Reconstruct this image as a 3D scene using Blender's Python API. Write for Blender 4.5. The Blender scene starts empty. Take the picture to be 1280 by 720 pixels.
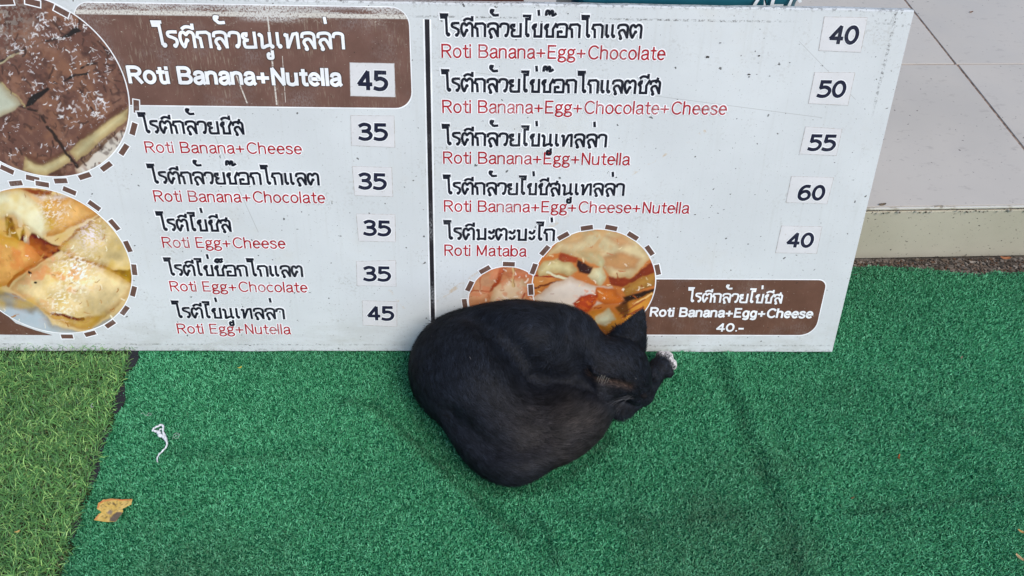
import bpy, math, random
import numpy as np
from mathutils import Vector, Matrix
R = math.radians
rng = np.random.default_rng(7)
random.seed(7)
SC = bpy.context.scene
COL = SC.collection

# ------------------------------------------------------------ camera, world, sun, exposure
F_PX, PITCH, YAW, ROLL = 1061.677, 0.79445, 0.08355, -0.04014
CAM = np.array([0, 0, 1.0])
fw = np.array([math.sin(YAW)*math.cos(PITCH), math.cos(YAW)*math.cos(PITCH), -math.sin(PITCH)])
rt = np.array([math.cos(YAW), -math.sin(YAW), 0.0])
dn = np.cross(fw, rt)
rt, dn = rt*math.cos(ROLL)+dn*math.sin(ROLL), -rt*math.sin(ROLL)+dn*math.cos(ROLL)
cd = bpy.data.cameras.new('camera'); cam = bpy.data.objects.new('camera', cd); COL.objects.link(cam)
cd.sensor_width = 36; cd.lens = 36*F_PX/1280; cd.clip_start = .02; cd.clip_end = 200
m = Matrix.Identity(4)
for i in range(3):
    m[i][0] = rt[i]; m[i][1] = -dn[i]; m[i][2] = -fw[i]; m[i][3] = CAM[i]
cam.matrix_world = m
SC.camera = cam

SUN_EL = R(50)      # soft light from behind the viewer, a little to the right
w = bpy.data.worlds.new('World'); SC.world = w; w.use_nodes = True
sky = w.node_tree.nodes.new('ShaderNodeTexSky'); sky.sky_type = 'NISHITA'; sky.sun_disc = False
sky.sun_elevation = SUN_EL
sdir = Vector((0.42, -0.75, 0)); sdir.normalize()
sdir = Vector((sdir.x*math.cos(SUN_EL), sdir.y*math.cos(SUN_EL), math.sin(SUN_EL)))   # towards the sun
sky.sun_rotation = math.atan2(sdir.x, sdir.y)
bg = w.node_tree.nodes['Background']; bg.inputs[1].default_value = 0.10
w.node_tree.links.new(sky.outputs[0], bg.inputs[0])
ld = bpy.data.lights.new('sun', 'SUN'); ld.energy = 1.5; ld.angle = R(24); ld.color = (1, .92, .83)
lo = bpy.data.objects.new('sun', ld); COL.objects.link(lo)
lo.rotation_euler = sdir.to_track_quat('Z', 'Y').to_euler()
SC.view_settings.view_transform = 'Standard'; SC.view_settings.look = 'None'
SC.view_settings.gamma = 1; SC.view_settings.exposure = 0.72

# ------------------------------------------------------------ places measured off the photograph
def ray(px, py):
    return fw + rt*(px-640)/F_PX + dn*(py-360)/F_PX
def at_z(px, py, z=0.0):
    d = ray(px, py); return CAM + d*((z-CAM[2])/d[2])
S_O = np.array([0.57256, 0.82432, 0.0]); SY, LEAN, S_H = -0.03353, 0.29191, 0.51599
S_U = np.array([math.cos(SY), math.sin(SY), 0])
S_B = np.array([-math.sin(SY), math.cos(SY), 0])
S_V = S_B*math.sin(LEAN) + np.array([0, 0, 1])*math.cos(LEAN)
S_N = np.cross(S_U, S_V)
def on_sign(px, py):
    d = ray(px, py); t = ((S_O-CAM)@S_N)/(d@S_N); p = CAM+d*t-S_O
    return np.array([p@S_U, p@S_V])

# ------------------------------------------------------------ helpers
def link(o, parent=None, **tags):
    COL.objects.link(o)
    if parent: o.parent = parent
    for k, v in tags.items(): o[k] = v
    return o
def empty(name, loc=(0, 0, 0), **tags):
    o = bpy.data.objects.new(name, None); o.location = loc; o.empty_display_size = .05
    return link(o, None, **tags)
def mesh(name, V, Fc, mat, parent=None, smooth=False, loc=None, cols=None, **tags):
    me = bpy.data.meshes.new(name)
    V = np.asarray(V, dtype=np.float32)
    if isinstance(Fc, np.ndarray):
        n, k = Fc.shape
        me.vertices.add(len(V)); me.vertices.foreach_set('co', V.ravel())
        me.loops.add(n*k); me.loops.foreach_set('vertex_index', Fc.astype(np.int32).ravel())
        me.polygons.add(n); me.polygons.foreach_set('loop_start', np.arange(0, n*k, k, dtype=np.int32))
        me.update(calc_edges=True)
    else:
        me.from_pydata(V.tolist(), [], Fc); me.update()
    if cols is not None:
        a = me.color_attributes.new('Col', 'FLOAT_COLOR', 'POINT')
        c = np.ones((len(V), 4), np.float32); c[:, :3] = cols
        a.data.foreach_set('color', c.ravel())
    me.polygons.foreach_set('use_smooth', np.full(len(me.polygons), smooth))
    me.materials.append(mat)
    o = bpy.data.objects.new(name, me)
    if loc is not None: o.location = loc
    return link(o, parent, **tags)
class MB:
    """collects simple solids into one mesh"""
    def __init__(s): s.V = []; s.F = []
    def add(s, V, Fc):
        n = len(s.V); s.V += [tuple(v) for v in V]; s.F += [tuple(i+n for i in f) for f in Fc]
    def box(s, a, b, bev=0.0):
        x0, y0, z0 = a; x1, y1, z1 = b
        if bev <= 0:
            s.add([(x0,y0,z0),(x1,y0,z0),(x1,y1,z0),(x0,y1,z0),(x0,y0,z1),(x1,y0,z1),(x1,y1,z1),(x0,y1,z1)],
                  [(0,3,2,1),(4,5,6,7),(0,1,5,4),(1,2,6,5),(2,3,7,6),(3,0,4,7)])
        else:
            e = bev
            ring = lambda X0, Y0, X1, Y1, z: [(X0+e,Y0,z),(X1-e,Y0,z),(X1,Y0+e,z),(X1,Y1-e,z),(X1-e,Y1,z),(X0+e,Y1,z),(X0,Y1-e,z),(X0,Y0+e,z)]
            V = ring(x0+e*.7,y0+e*.7,x1-e*.7,y1-e*.7,z0)+ring(x0,y0,x1,y1,z0+e)+ring(x0,y0,x1,y1,z1-e)+ring(x0+e*.7,y0+e*.7,x1-e*.7,y1-e*.7,z1)
            Fc = [tuple(range(7,-1,-1)), tuple(range(24,32))]
            for l in range(3):
                for i in range(8):
                    j = (i+1) % 8; Fc.append((l*8+i, l*8+j, l*8+8+j, l*8+8+i))
            s.add(V, Fc)
    def build(s, name, mat, parent=None, smooth=False, **t):
        return mesh(name, s.V, s.F, mat, parent, smooth, **t)

def _hash(ix, iy, seed):
    h = (ix*374761393 + iy*668265263 + seed*1442695041) & 0xffffffff
    h = ((h ^ (h >> 13))*1274126177) & 0xffffffff
    return ((h ^ (h >> 16)) & 0xffff)/65535.0
def vnoise(x, y, seed=0):
    ix = np.floor(x).astype(np.int64); iy = np.floor(y).astype(np.int64)
    fx = x-ix; fy = y-iy; fx = fx*fx*(3-2*fx); fy = fy*fy*(3-2*fy)
    a = _hash(ix, iy, seed); b = _hash(ix+1, iy, seed); c = _hash(ix, iy+1, seed); d = _hash(ix+1, iy+1, seed)
    return (a*(1-fx)+b*fx)*(1-fy)+(c*(1-fx)+d*fx)*fy
def fbm(x, y, seed=0, o=4):
    s = 0; a = .5; t = 0
    for i in range(o):
        s = s+a*vnoise(x*2**i, y*2**i, seed+i*17); t += a; a *= .55
    return s/t
def smooth01(x, a, b):
    t = np.clip((x-a)/(b-a), 0, 1); return t*t*(3-2*t)

# ------------------------------------------------------------ node materials
class NT:
    def __init__(s, name, rough=.6, spec=.4):
        s.m = bpy.data.materials.new(name); s.m.use_nodes = True; s.t = s.m.node_tree
        s.b = s.t.nodes['Principled BSDF']; s.b.inputs['Roughness'].default_value = rough
        s.b.inputs['Specular IOR Level'].default_value = spec
    def n(s, kind, **kw):
        x = s.t.nodes.new(kind)
        for k, v in kw.items():
            if hasattr(x, k) and not k.startswith('i_'): setattr(x, k, v)
        return x
    def put(s, sock, v):
        if hasattr(v, 'is_output') or isinstance(v, bpy.types.NodeSocket): s.t.links.new(v, sock)
        else:
            if isinstance(v, tuple) and len(v) == 3 and sock.type == 'RGBA': v = v+(1,)
            sock.default_value = v
    def math(s, op, a, b=0.0, c=None, clamp=False):
        x = s.n('ShaderNodeMath', operation=op); x.use_clamp = clamp; s.put(x.inputs[0], a); s.put(x.inputs[1], b)
        if c is not None: s.put(x.inputs[2], c)
        return x.outputs[0]
    def coord(s):
        return s.n('ShaderNodeTexCoord').outputs['Object']
    def scale(s, v, sc):
        x = s.n('ShaderNodeMapping'); s.put(x.inputs['Vector'], v); x.inputs['Scale'].default_value = sc; return x.outputs[0]
    def noise(s, v, sc, det=4, rough=.55, dist=0.0):
        x = s.n('ShaderNodeTexNoise'); s.put(x.inputs['Vector'], v); x.inputs['Scale'].default_value = sc
        x.inputs['Detail'].default_value = det; x.inputs['Roughness'].default_value = rough; x.inputs['Distortion'].default_value = dist
        return x.outputs['Fac']
    def ramp(s, v, a, b, lo=0.0, hi=1.0):
        x = s.n('ShaderNodeMapRange'); x.interpolation_type = 'SMOOTHSTEP'; s.put(x.inputs[0], v)
        for i, q in enumerate((a, b, lo, hi)): x.inputs[i+1].default_value = q
        return x.outputs[0]
    def mix(s, f, a, b):
        x = s.n('ShaderNodeMix', data_type='RGBA'); s.put(x.inputs[0], f); s.put(x.inputs[6], a); s.put(x.inputs[7], b); return x.outputs[2]
    def xyz(s, v):
        x = s.n('ShaderNodeSeparateXYZ'); s.put(x.inputs[0], v); return x.outputs
    def color(s, c): s.put(s.b.inputs['Base Color'], c)
    def bump(s, h, strength=.3, dist=.001):
        x = s.n('ShaderNodeBump'); x.inputs['Strength'].default_value = strength; x.inputs['Distance'].default_value = dist
        s.put(x.inputs['Height'], h); s.t.links.new(x.outputs[0], s.b.inputs['Normal'])
    def band(s, v, c, wd):         # 1 on the line v = c, falling to 0 at wd
        return s.ramp(s.math('ABSOLUTE', s.math('SUBTRACT', v, c)), wd*.5, wd, 1, 0)
    def segment(s, x, y, p, q, wd):  # scratch from p to q in the face's own coordinates
        dx, dy = q[0]-p[0], q[1]-p[1]; L = math.hypot(dx, dy); dx /= L; dy /= L
        ax = s.math('SUBTRACT', x, p[0]); ay = s.math('SUBTRACT', y, p[1])
        t = s.math('ADD', s.math('MULTIPLY', ax, dx), s.math('MULTIPLY', ay, dy))
        d = s.math('ABSOLUTE', s.math('SUBTRACT', s.math('MULTIPLY', ax, dy), s.math('MULTIPLY', ay, dx)))
        inside = s.math('MULTIPLY', s.math('GREATER_THAN', t, 0.0), s.math('LESS_THAN', t, L))
        return s.math('MULTIPLY', s.ramp(d, wd*.4, wd, 1, 0), inside)

def lin(r, g, b):
    f = lambda c: (c/255/12.92 if c/255 <= .04045 else ((c/255+.055)/1.055)**2.4)
    return np.array([f(r), f(g), f(b)])

def crack_y(py, px=700): return on_sign(px, py)[1]
TOPC = on_sign(760, 24)[1]; BOTC = on_sign(300, 430.5)[1]; RTC = -0.0225

def mat_vinyl(name, base, dirt=1.0, edge_lines=True):
    t = NT(name, .42, .45); c = t.coord(); X, Y, Z = t.xyz(c)
    col = t.mix(t.ramp(t.noise(c, 6, 5), .35, .7), tuple(base*0.93), tuple(base*1.02))
    streak = t.noise(t.scale(c, (160, 7, 1)), 1, 3)
    col = t.mix(t.ramp(streak, .52, .75, 0, .22), col, tuple(base*.78*np.array([1.02, 1, .95])))
    spots = t.noise(c, 330, 2, .6)
    col = t.mix(t.ramp(spots, .64, .74, 0, .50*dirt), col, (.20, .19, .17))
    spk = t.noise(c, 120, 2, .5)
    col = t.mix(t.ramp(spk, .715, .735, 0, .85*dirt), col, (.035, .033, .03))
    film = t.math('MULTIPLY', t.ramp(t.noise(c, 14, 4, .7), .5, .8), t.ramp(t.noise(c, 240, 3), .5, .62))
    col = t.mix(t.math('MULTIPLY', film, .6), col, (.36, .35, .31))
    col = t.mix(t.ramp(t.noise(c, 5, 5, .7), .54, .72, 0, .22), col, (.56, .52, .42))
    low = t.math('MULTIPLY', t.ramp(Y, .10, .0), t.ramp(t.noise(t.scale(c, (14, 40, 1)), 1, 5, .7), .40, .66))
    col = t.mix(t.math('MULTIPLY', low, .30), col, (.34, .33, .27))
    if edge_lines:
        rough = t.noise(t.scale(c, (210, 260, 1)), 1, 5, .75)
        brk = t.ramp(rough, .46, .60); brk2 = t.ramp(t.noise(t.scale(c, (9, 3, 1)), 1, 3), .36, .6)
        wob = t.math('MULTIPLY', t.math('SUBTRACT', t.noise(c, 9, 2), .5), .004)
        Yw = t.math('ADD', Y, wob); Xw = t.math('ADD', X, wob)
        top = t.math('MULTIPLY', t.band(Yw, TOPC, .0017), t.math('LESS_THAN', X, RTC+.001))
        bot = t.math('MULTIPLY', t.band(Yw, BOTC, .0018), .7)
        rgt = t.math('MULTIPLY', t.band(Xw, RTC, .0024), t.ramp(Y, .36, .44))
        l = t.math('MULTIPLY', t.math('MAXIMUM', t.math('MULTIPLY', t.math('MAXIMUM', top, bot), brk2), rgt), brk)
        corner = t.math('MULTIPLY', t.math('MULTIPLY', t.ramp(X, -.085, -.03), t.ramp(Y, .47, .5)), t.ramp(t.noise(c, 170, 4, .7), .56, .66))
        rim = t.math('MULTIPLY', t.math('MAXIMUM', t.ramp(Y, S_H-.006, S_H), t.ramp(Y, .010, .0, 0, .75)), t.ramp(t.noise(c, 150, 4, .75), .5, .6))
        l = t.math('MAXIMUM', l, t.math('MAXIMUM', t.math('MULTIPLY', corner, .6), t.math('MULTIPLY', rim, .7)))
        col = t.mix(t.math('MULTIPLY', l, .85), col, (.07, .065, .055))
        # rust coloured rub marks
        for p, q, wd, k in (((-.62,.085),(-.33,.3),.004,.55), ((-.33,.3),(-.245,.355),.0035,.6), ((-.70,.14),(-.66,.075),.003,.5)):
            sg = t.math('MULTIPLY', t.segment(X, Y, p, q, wd), t.ramp(t.noise(t.scale(c, (40, 40, 1)), 1, 4, .7), .5, .62))
            col = t.mix(t.math('MULTIPLY', sg, k), col, (.55, .36, .14))
        for p, q, wd in (((-.56,.43),(-.09,.375),.0006), ((-.14,.475),(-.05,.4),.0005), ((-.9,.34),(-.86,.2),.0007), ((-.3,.07),(-.26,.052),.0006)):
            col = t.mix(t.math('MULTIPLY', t.segment(X, Y, p, q, wd), .45), col, (.3, .3, .28))
    t.color(col)
    t.bump(t.math('ADD', t.noise(c, 14, 3), t.math('MULTIPLY', t.noise(c, 420, 2), .08)), .35, .0016)
    t.put(t.b.inputs['Roughness'], t.ramp(t.noise(c, 22, 3), .3, .7, .34, .55))
    return t.m
def mat_print(name, base, fade=.25, under=(.66, .69, .70), scratch=0.0, wear_top=False, rough=.45):
    t = NT(name, rough, .25); c = t.coord(); X, Y, Z = t.xyz(c)
    base = tuple(base); col = t.mix(t.ramp(t.noise(c, 30, 4), .3, .75), base, tuple(np.array(base)*1.25+.004))
    f = t.math('MULTIPLY', t.ramp(t.noise(c, 17, 3), .50, .72), t.ramp(t.noise(t.scale(c, (500, 260, 1)), 1, 3, .6), .38, .62))
    col = t.mix(t.math('MULTIPLY', f, fade), col, under)
    if scratch:
        v = t.noise(t.scale(c, (420, 46, 1)), 1, 4, .7)
        patch = t.ramp(t.noise(c, 15, 2), .42, .62)
        col = t.mix(t.math('MULTIPLY', t.math('MULTIPLY', t.ramp(v, .53, .66), patch), scratch), col, (.42, .36, .27))
        col = t.mix(t.ramp(t.noise(c, 300, 2), .69, .74, 0, .55), col, (.55, .5, .42))
        col = t.mix(t.ramp(t.noise(t.scale(c, (1, 1, 1)), 160, 2), .72, .76, 0, .8), col, (.02, .015, .012))
    if wear_top:
        n = t.noise(t.scale(c, (420, 420, 1)), 1, 5, .75)
        big = t.noise(t.scale(c, (18, 60, 1)), 1, 3)
        band = t.ramp(Y, TOPC-.0035, TOPC+.002)
        col = t.mix(t.math('MULTIPLY', band, t.ramp(t.math('ADD', n, t.math('MULTIPLY', t.math('SUBTRACT', big, .5), .9)), .40, .62)), col, (.58, .57, .54))
        edge = t.math('MULTIPLY', t.ramp(Y, S_H-.013, S_H-.004), .9)
        col = t.mix(t.math('MULTIPLY', edge, t.ramp(n, .32, .56)), col, (.64, .65, .66))
        col = t.mix(t.math('MULTIPLY', t.band(Y, TOPC-.001, .0035), t.ramp(n, .34, .52)), col, (.66, .64, .58))
        low = t.math('MULTIPLY', t.ramp(Y, TOPC-.022, TOPC-.002), t.math('MULTIPLY', t.ramp(n, .5, .64), t.ramp(big, .5, .62)))
        col = t.mix(low, col, (.5, .45, .37))
        for p, q, wd in ((on_sign(334, 14), on_sign(346, 131), .0014), (on_sign(293, 88), on_sign(309, 129), .0012), (on_sign(353, 70), on_sign(357, 128), .0005)):
            col = t.mix(t.math('MULTIPLY', t.segment(X, Y, p, q, wd), t.ramp(n, .36, .5)), col, (.66, .62, .55))
        spot = t.math('MULTIPLY', t.ramp(t.math('ABSOLUTE', t.math('SUBTRACT', X, on_sign(337, 20)[0])), .01, .05, 1, 0), t.ramp(Y, TOPC-.012, TOPC-.004))
        col = t.mix(t.math('MULTIPLY', spot, t.ramp(n, .4, .55)), col, (.64, .63, .6))
    t.color(col); t.bump(t.noise(c, 14, 3), .3, .0014)
    return t.m
WHITE = np.array([.655, .69, .695])
M_BOARD = mat_vinyl('vinyl_white', WHITE)
M_HALO = mat_print('print_white', (.78, .80, .81), .1)
M_PANEL = mat_print('print_brown', (.140, .073, .055), .12, scratch=.42, wear_top=True)
M_PANEL2 = mat_print('print_brown_low', (.118, .056, .036), .1, scratch=.12)
M_DASH = mat_print('print_brown_dash', (.12, .065, .048), .3)
M_INK = mat_print('print_navy', (.004, .006, .014), .05, rough=.6)
M_RED = mat_print('print_red', (.36, .010, .018), .5)
M_NUM = mat_print('ink_number', (.008, .010, .030), .05, rough=.6)
M_BLACK = mat_print('print_black', (.016, .014, .018), .35)

# ------------------------------------------------------------ stroke lettering
def arc(cx, cy, rx, ry, a0, a1, n=14):
    return [(cx+rx*math.cos(R(a0+(a1-a0)*i/n)), cy+ry*math.sin(R(a0+(a1-a0)*i/n))) for i in range(n+1)]
def ring(cx, cy, rx, ry): return ('C', arc(cx, cy, rx, ry, 0, 360, 20)[:-1])
def S(*p): return ('S', list(p))        # smoothed open stroke
def L(*p): return ('L', list(p))        # straight strokes, sharp corners
def D(x, y, r): return ('D', (x, y, r))
LOO = [S((.06,.72),(.10,.93),(.30,1.0),(.62,1.0),(.80,.86),(.81,.5),(.81,0)), S((.78,.08),(.62,.42),(.48,.60),(.26,.56),(.16,.40),(.22,.22),(.30,.10)), D(.30,-.03,.15)]
EE = [L((.14,1.0),(.14,.2)), D(.25,.12,.16)]
TH = {
 'โ': ([L((.52,1.63),(0,1.63),(.02,1.42),(.38,1.42),(.42,.18)), D(.53,.13,.17)], .80),
 'ไ': ([L((0,1.60),(.52,1.60),(.50,1.36),(.24,1.36),(.25,.18)), D(.37,.13,.17)], .66),
 'ร': ([S((.56,1.0),(.25,1.0),(.04,.95),(.05,.74),(.30,.63),(.50,.50),(.52,.28),(.45,.14)), D(.38,.10,.15)], .72),
 'ต': ([S((.44,.52),(.34,.28),(.22,.04),(.08,.30),(.03,.62),(.10,.92),(.28,.98),(.42,.82)), S((.42,.82),(.60,1.0),(.80,.96),(.88,.78),(.88,.4),(.88,0)), D(.45,.46,.14)], 1.06),
 'ก': ([L((.24,0),(.20,.60),(.02,.70),(.10,.97),(.62,1.0),(.80,.88),(.80,0))], .99),
 'ล': (LOO, 1.0),
 'ส': (LOO+[L((.48,.86),(.62,1.22))], 1.02),
 'ว': ([S((.0,.74),(.08,.96),(.36,1.0),(.60,.90),(.62,.5),(.55,.16)), D(.46,.10,.15)], .80),
 'ย': ([S((.34,.92),(.10,.90),(.05,.72),(.20,.56),(.36,.50)), S((.30,.50),(.12,.42),(.12,.15),(.20,.05),(.5,.04),(.78,.05)), L((.79,0),(.79,1.02)), D(.27,.80,.11)], .98),
 'ช': ([S((.38,.95),(.22,.93),(.10,.78),(.13,.66),(.25,.55),(.25,.05)), L((.21,.05),(.74,.05),(.72,.62),(.96,1.04)), D(.29,.80,.12)], 1.0),
 'ข': ([S((.38,.95),(.22,.93),(.10,.78),(.13,.66),(.25,.55),(.25,.05)), L((.21,.05),(.76,.05),(.76,1.02)), D(.29,.80,.12)], .95),
 'น': ([S((.12,.86),(.24,.78),(.24,.4),(.24,.04),(.50,.14),(.78,.22)), L((.74,1.0),(.74,.15)), D(.13,.86,.14), D(.84,.10,.15)], 1.08),
 'ม': ([L((.22,.90),(.24,.12)), L((.16,.10),(.78,.10)), L((.77,0),(.77,1.02)), D(.14,.86,.14), D(.20,.08,.15)], .98),
 'บ': ([L((.22,.90),(.22,.04),(.77,.04),(.77,1.02)), D(.13,.86,.14)], .98),
 'ท': ([L((.22,.90),(.22,.02)), L((.24,.06),(.60,.92),(.86,.98),(.88,0)), D(.13,.86,.14)], 1.08),
 'เ': (EE, .52),
 'แ': (EE+[(k, [(x+.46, y) for x, y in p]) if k != 'D' else D(p[0]+.46, p[1], p[2]) for k, p in EE], .98),
 'า': ([S((0,.74),(.08,.96),(.36,1.0),(.58,.90),(.60,.6),(.60,0))], .80),
 'อ': ([S((.04,.74),(.10,.95),(.4,1.0),(.70,.98),(.80,.80),(.80,.4),(.80,.05)), L((.82,.04),(.12,.04),(.12,.42),(.36,.46)), D(.38,.42,.13)], 1.0),
 'ะ': ([S((.10,.72),(.30,.62),(.46,.74),(.50,.92)), D(.14,.74,.13), S((.10,.20),(.30,.10),(.46,.22),(.50,.40)), D(.14,.22,.13)], .66),
 'ี': ([S((.16,1.20),(.36,1.33),(.60,1.33),(.84,1.24)), L((.82,1.20),(.82,1.50))], 0),
 'ู': ([S((.44,-.42),(.46,-.66),(.70,-.66),(.72,-.40),(.72,-.20)), D(.50,-.40,.13)], 0),
 '้': ([S((.50,1.98),(.30,2.0),(.28,1.84),(.42,1.70),(.52,1.62),(.84,1.64)), D(.40,1.88,.09)], 0),
 '่': ([L((.56,2.02),(.60,1.66))], 0),
 '๊': ([S((.14,1.66),(.18,1.96),(.34,1.98),(.42,1.76),(.56,1.98),(.66,1.94),(.66,1.66),(.92,1.78)), D(.20,1.74,.10)], 0),
 '็': ([S((.84,1.62),(.60,1.58),(.34,1.60),(.18,1.40),(.36,1.30),(.48,1.42),(.64,1.32),(.80,1.42)), D(.36,1.38,.08)], 0),
}
LT = {
 'R': ([L((0,0),(0,1)), ('L', [(0,.96)]+arc(.33,.73,.27,.23,90,-90,10)+[(0,.50)]), L((.30,.50),(.62,0))], .80),
 'B': ([L((0,0),(0,1)), ('L', [(0,.96)]+arc(.33,.74,.23,.22,90,-90,10)+[(0,.52)]), ('L', [(.28,.52)]+arc(.34,.28,.27,.24,90,-90,10)+[(0,.04)])], .80),
 'N': ([L((0,0),(0,.99),(.56,.01),(.56,1))], .80),
 'M': ([L((0,0),(0,.98),(.36,.1),(.72,.98),(.72,0))], .96),
 'E': ([L((.52,.96),(0,.96),(0,.04),(.54,.04)), L((0,.52),(.46,.52))], .74),
 'C': ([('L', arc(.40,.50,.38,.48,42,318,20))], .90),
 'o': ([ring(.28,.36,.26,.34)], .72), 'e': ([('L', [(.04,.38),(.53,.38)]+arc(.28,.36,.25,.34,4,315,20))], .70),
 'c': ([('L', arc(.28,.36,.26,.34,48,312,16))], .64),
 't': ([S((.17,.94),(.17,.5),(.17,.16),(.24,.03),(.37,.03)), L((0,.68),(.36,.68))], .48),
 'i': ([L((.03,0),(.03,.71)), L((.03,.87),(.03,.99))], .24), 'l': ([L((.03,0),(.03,1.02))], .24),
 'a': ([S((.05,.54),(.10,.66),(.26,.71),(.42,.66),(.46,.50)), L((.46,.52),(.46,.10),(.53,0)), S((.46,.42),(.26,.38),(.06,.30),(.03,.14),(.14,.02),(.30,.03),(.46,.20))], .68),
 'n': ([L((0,0),(0,.71)), S((0,.50),(.10,.66),(.27,.70),(.43,.62),(.46,.44),(.46,0))], .68),
 'h': ([L((0,0),(0,1.02)), S((0,.50),(.10,.66),(.27,.70),(.43,.62),(.46,.44),(.46,0))], .68),
 'u': ([L((.46,0),(.46,.71)), S((.46,.22),(.36,.06),(.20,.01),(.03,.08),(0,.26),(0,.71))], .68),
 'b': ([L((0,0),(0,1.02)), ring(.27,.36,.25,.34)], .72),
 's': ([S((.44,.56),(.36,.68),(.22,.70),(.06,.64),(.05,.50),(.20,.40),(.38,.32),(.45,.18),(.36,.04),(.20,.01),(.06,.06),(0,.17))], .62),
 'g': ([ring(.22,.50,.20,.20), L((.36,.64),(.52,.72)), S((.10,.34),(.03,.22),(.12,.13),(.36,.11),(.50,0),(.46,-.16),(.24,-.24),(.02,-.16),(.02,-.02),(.12,.08))], .68),
 'G': ([ring(.24,.37,.23,.33), S((.47,.70),(.47,.3),(.47,-.05),(.40,-.20),(.22,-.24),(.05,-.18))], .70),
 '+': ([L((0,.40),(.58,.40)), L((.29,.11),(.29,.69))], .84), ' ': ([], .44),
 '0': ([ring(.29,.5,.26,.46)], .74),
 '3': ([S((.04,.86),(.24,.97),(.46,.90),(.48,.70),(.36,.56),(.16,.53)), S((.16,.53),(.40,.50),(.54,.30),(.44,.08),(.22,.02),(.0,.10))], .70),
 '4': ([L((.44,0),(.44,.96),(.03,.28),(.60,.28))], .74),
 '5': ([L((.52,.95),(.10,.95),(.08,.56)), S((.08,.56),(.30,.62),(.50,.50),(.54,.30),(.42,.08),(.20,.02),(0,.08))], .70),
 '6': ([S((.50,.94),(.28,.94),(.10,.76),(.03,.46),(.06,.16),(.22,.02),(.40,.04),(.54,.18),(.54,.42),(.40,.58),(.22,.56),(.06,.40))], .74),
 '.': ([D(.06,.07,.10)], .24), '-': ([L((.0,.36),(.34,.36))], .44),
}
def catmull(p, n=5):
    P = [p[0]]+list(p)+[p[-1]]; out = []
    for i in range(1, len(P)-2):
        a, b, c, d = (np.array(P[j], float) for j in (i-1, i, i+1, i+2))
        for k in range(n):
            t = k/n; out.append(.5*((2*b)+(-a+c)*t+(2*a-5*b+4*c-d)*t*t+(-a+3*b-3*c+d)*t**3))
    out.append(np.array(p[-1], float)); return np.array(out)
def ribbon2(P, h, closed=False, cap=True):
    """flat stroke of half width h along P, mitred; returns vertices and faces"""
    P = np.array(P, float); n = len(P)
    if not closed and cap:
        a = P[0]-P[1]; P[0] = P[0]+a/np.linalg.norm(a)*h*.45
        b = P[-1]-P[-2]; P[-1] = P[-1]+b/np.linalg.norm(b)*h*.45
    V = []; Fc = []
    for i in range(n):
        if closed: t0 = P[i]-P[i-1]; t1 = P[(i+1) % n]-P[i]
        else: t0 = P[i]-P[i-1] if i else P[1]-P[0]; t1 = P[i+1]-P[i] if i < n-1 else P[i]-P[i-1]
        t0 = t0/(np.linalg.norm(t0)+1e-12); t1 = t1/(np.linalg.norm(t1)+1e-12)
        n0 = np.array([-t0[1], t0[0]]); n1 = np.array([-t1[1], t1[0]]); mm = n0+n1; l = mm@mm
        mm = n0 if l < .35 else mm*2/l
        ln = np.linalg.norm(mm)
        if ln > 1.9: mm *= 1.9/ln
        V += [P[i]+mm*h, P[i]-mm*h]
    k = n if closed else n-1
    for i in range(k):
        j = (i+1) % n; Fc.append((2*i, 2*i+1, 2*j+1, 2*j))
    return V, Fc
def layout(text, table):
    x = 0; out = []; lastw = 1.0; lastx = 0
    for ch in text:
        st, adv = table[ch]
        if adv == 0: out.append((st, lastx+lastw-1.0))
        else: out.append((st, x)); lastx = x; lastw = adv; x += adv
    return out, x-.18
def lettering(name, text, table, p0, p1, hpx, mat, parent, th=.2, halo=0.0, halomat=None, z=.0005, slant=0.0, label=None):
    """p0, p1: ends of the baseline on the photograph, hpx: height of a capital there; the letters lie on the sign's face"""
    a = on_sign(*p0); b = on_sign(*p1); glyphs, wd = layout(text, table)
    mid = ((p0[0]+p1[0])/2, (p0[1]+p1[1])/2)
    sv = abs(on_sign(mid[0], mid[1]-hpx)[1]-on_sign(*mid)[1]); u = b-a; su = np.linalg.norm(u)/wd; u = u/np.linalg.norm(u)
    v = np.array([-u[1], u[0]]); top = None
    def make(extra, zz, mt, nm, par):
        mb = MB(); h = (th*.5+extra)*sv
        for st, gx in glyphs:
            for k, (kind, p) in enumerate(st):
                zl = zz+k*.00001
                if kind == 'D':
                    c = np.array([(p[0]+gx)*su, p[1]*sv]); r = (p[2]+extra)*sv
                    V2 = [c]+[c+np.array([math.cos(q), math.sin(q)])*r for q in np.arange(10)*math.pi/5]
                    Fc = [(0, 1+i, 1+(i+1) % 10) for i in range(10)]
                else:
                    Q = catmull(p) if kind == 'S' else np.array(p, float)
                    Q = np.array([((x+gx)*su+slant*y*sv, y*sv) for x, y in Q])
                    if kind == 'L' and len(Q) < 8:
                        runs = [[Q[0]]]
                        for w_ in range(1, len(Q)):
                            runs[-1].append(Q[w_])
                            if w_ < len(Q)-1 and (Q[w_]-Q[w_-1])@(Q[w_+1]-Q[w_]) < -.15*np.linalg.norm(Q[w_]-Q[w_-1])*np.linalg.norm(Q[w_+1]-Q[w_]): runs.append([Q[w_]])
                        for w_, q_ in enumerate(runs[:-1]):
                            V2, Fc = ribbon2(q_, h); mb.add([(*(a+u*q[0]+v*q[1]), zl+.000003*(w_+1)) for q in V2], Fc)
                        Q = runs[-1]
                    V2, Fc = ribbon2(Q, h, kind == 'C')
                mb.add([(*(a+u*q[0]+v*q[1]), zl) for q in V2], Fc)
        return mb.build(nm, mt, par)
    o = make(0, z, mat, name, parent)
    if halo: make(halo, z-.00025, halomat or M_HALO, name+'_outline', o)
    if label: o['label'] = label
    return o

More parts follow.
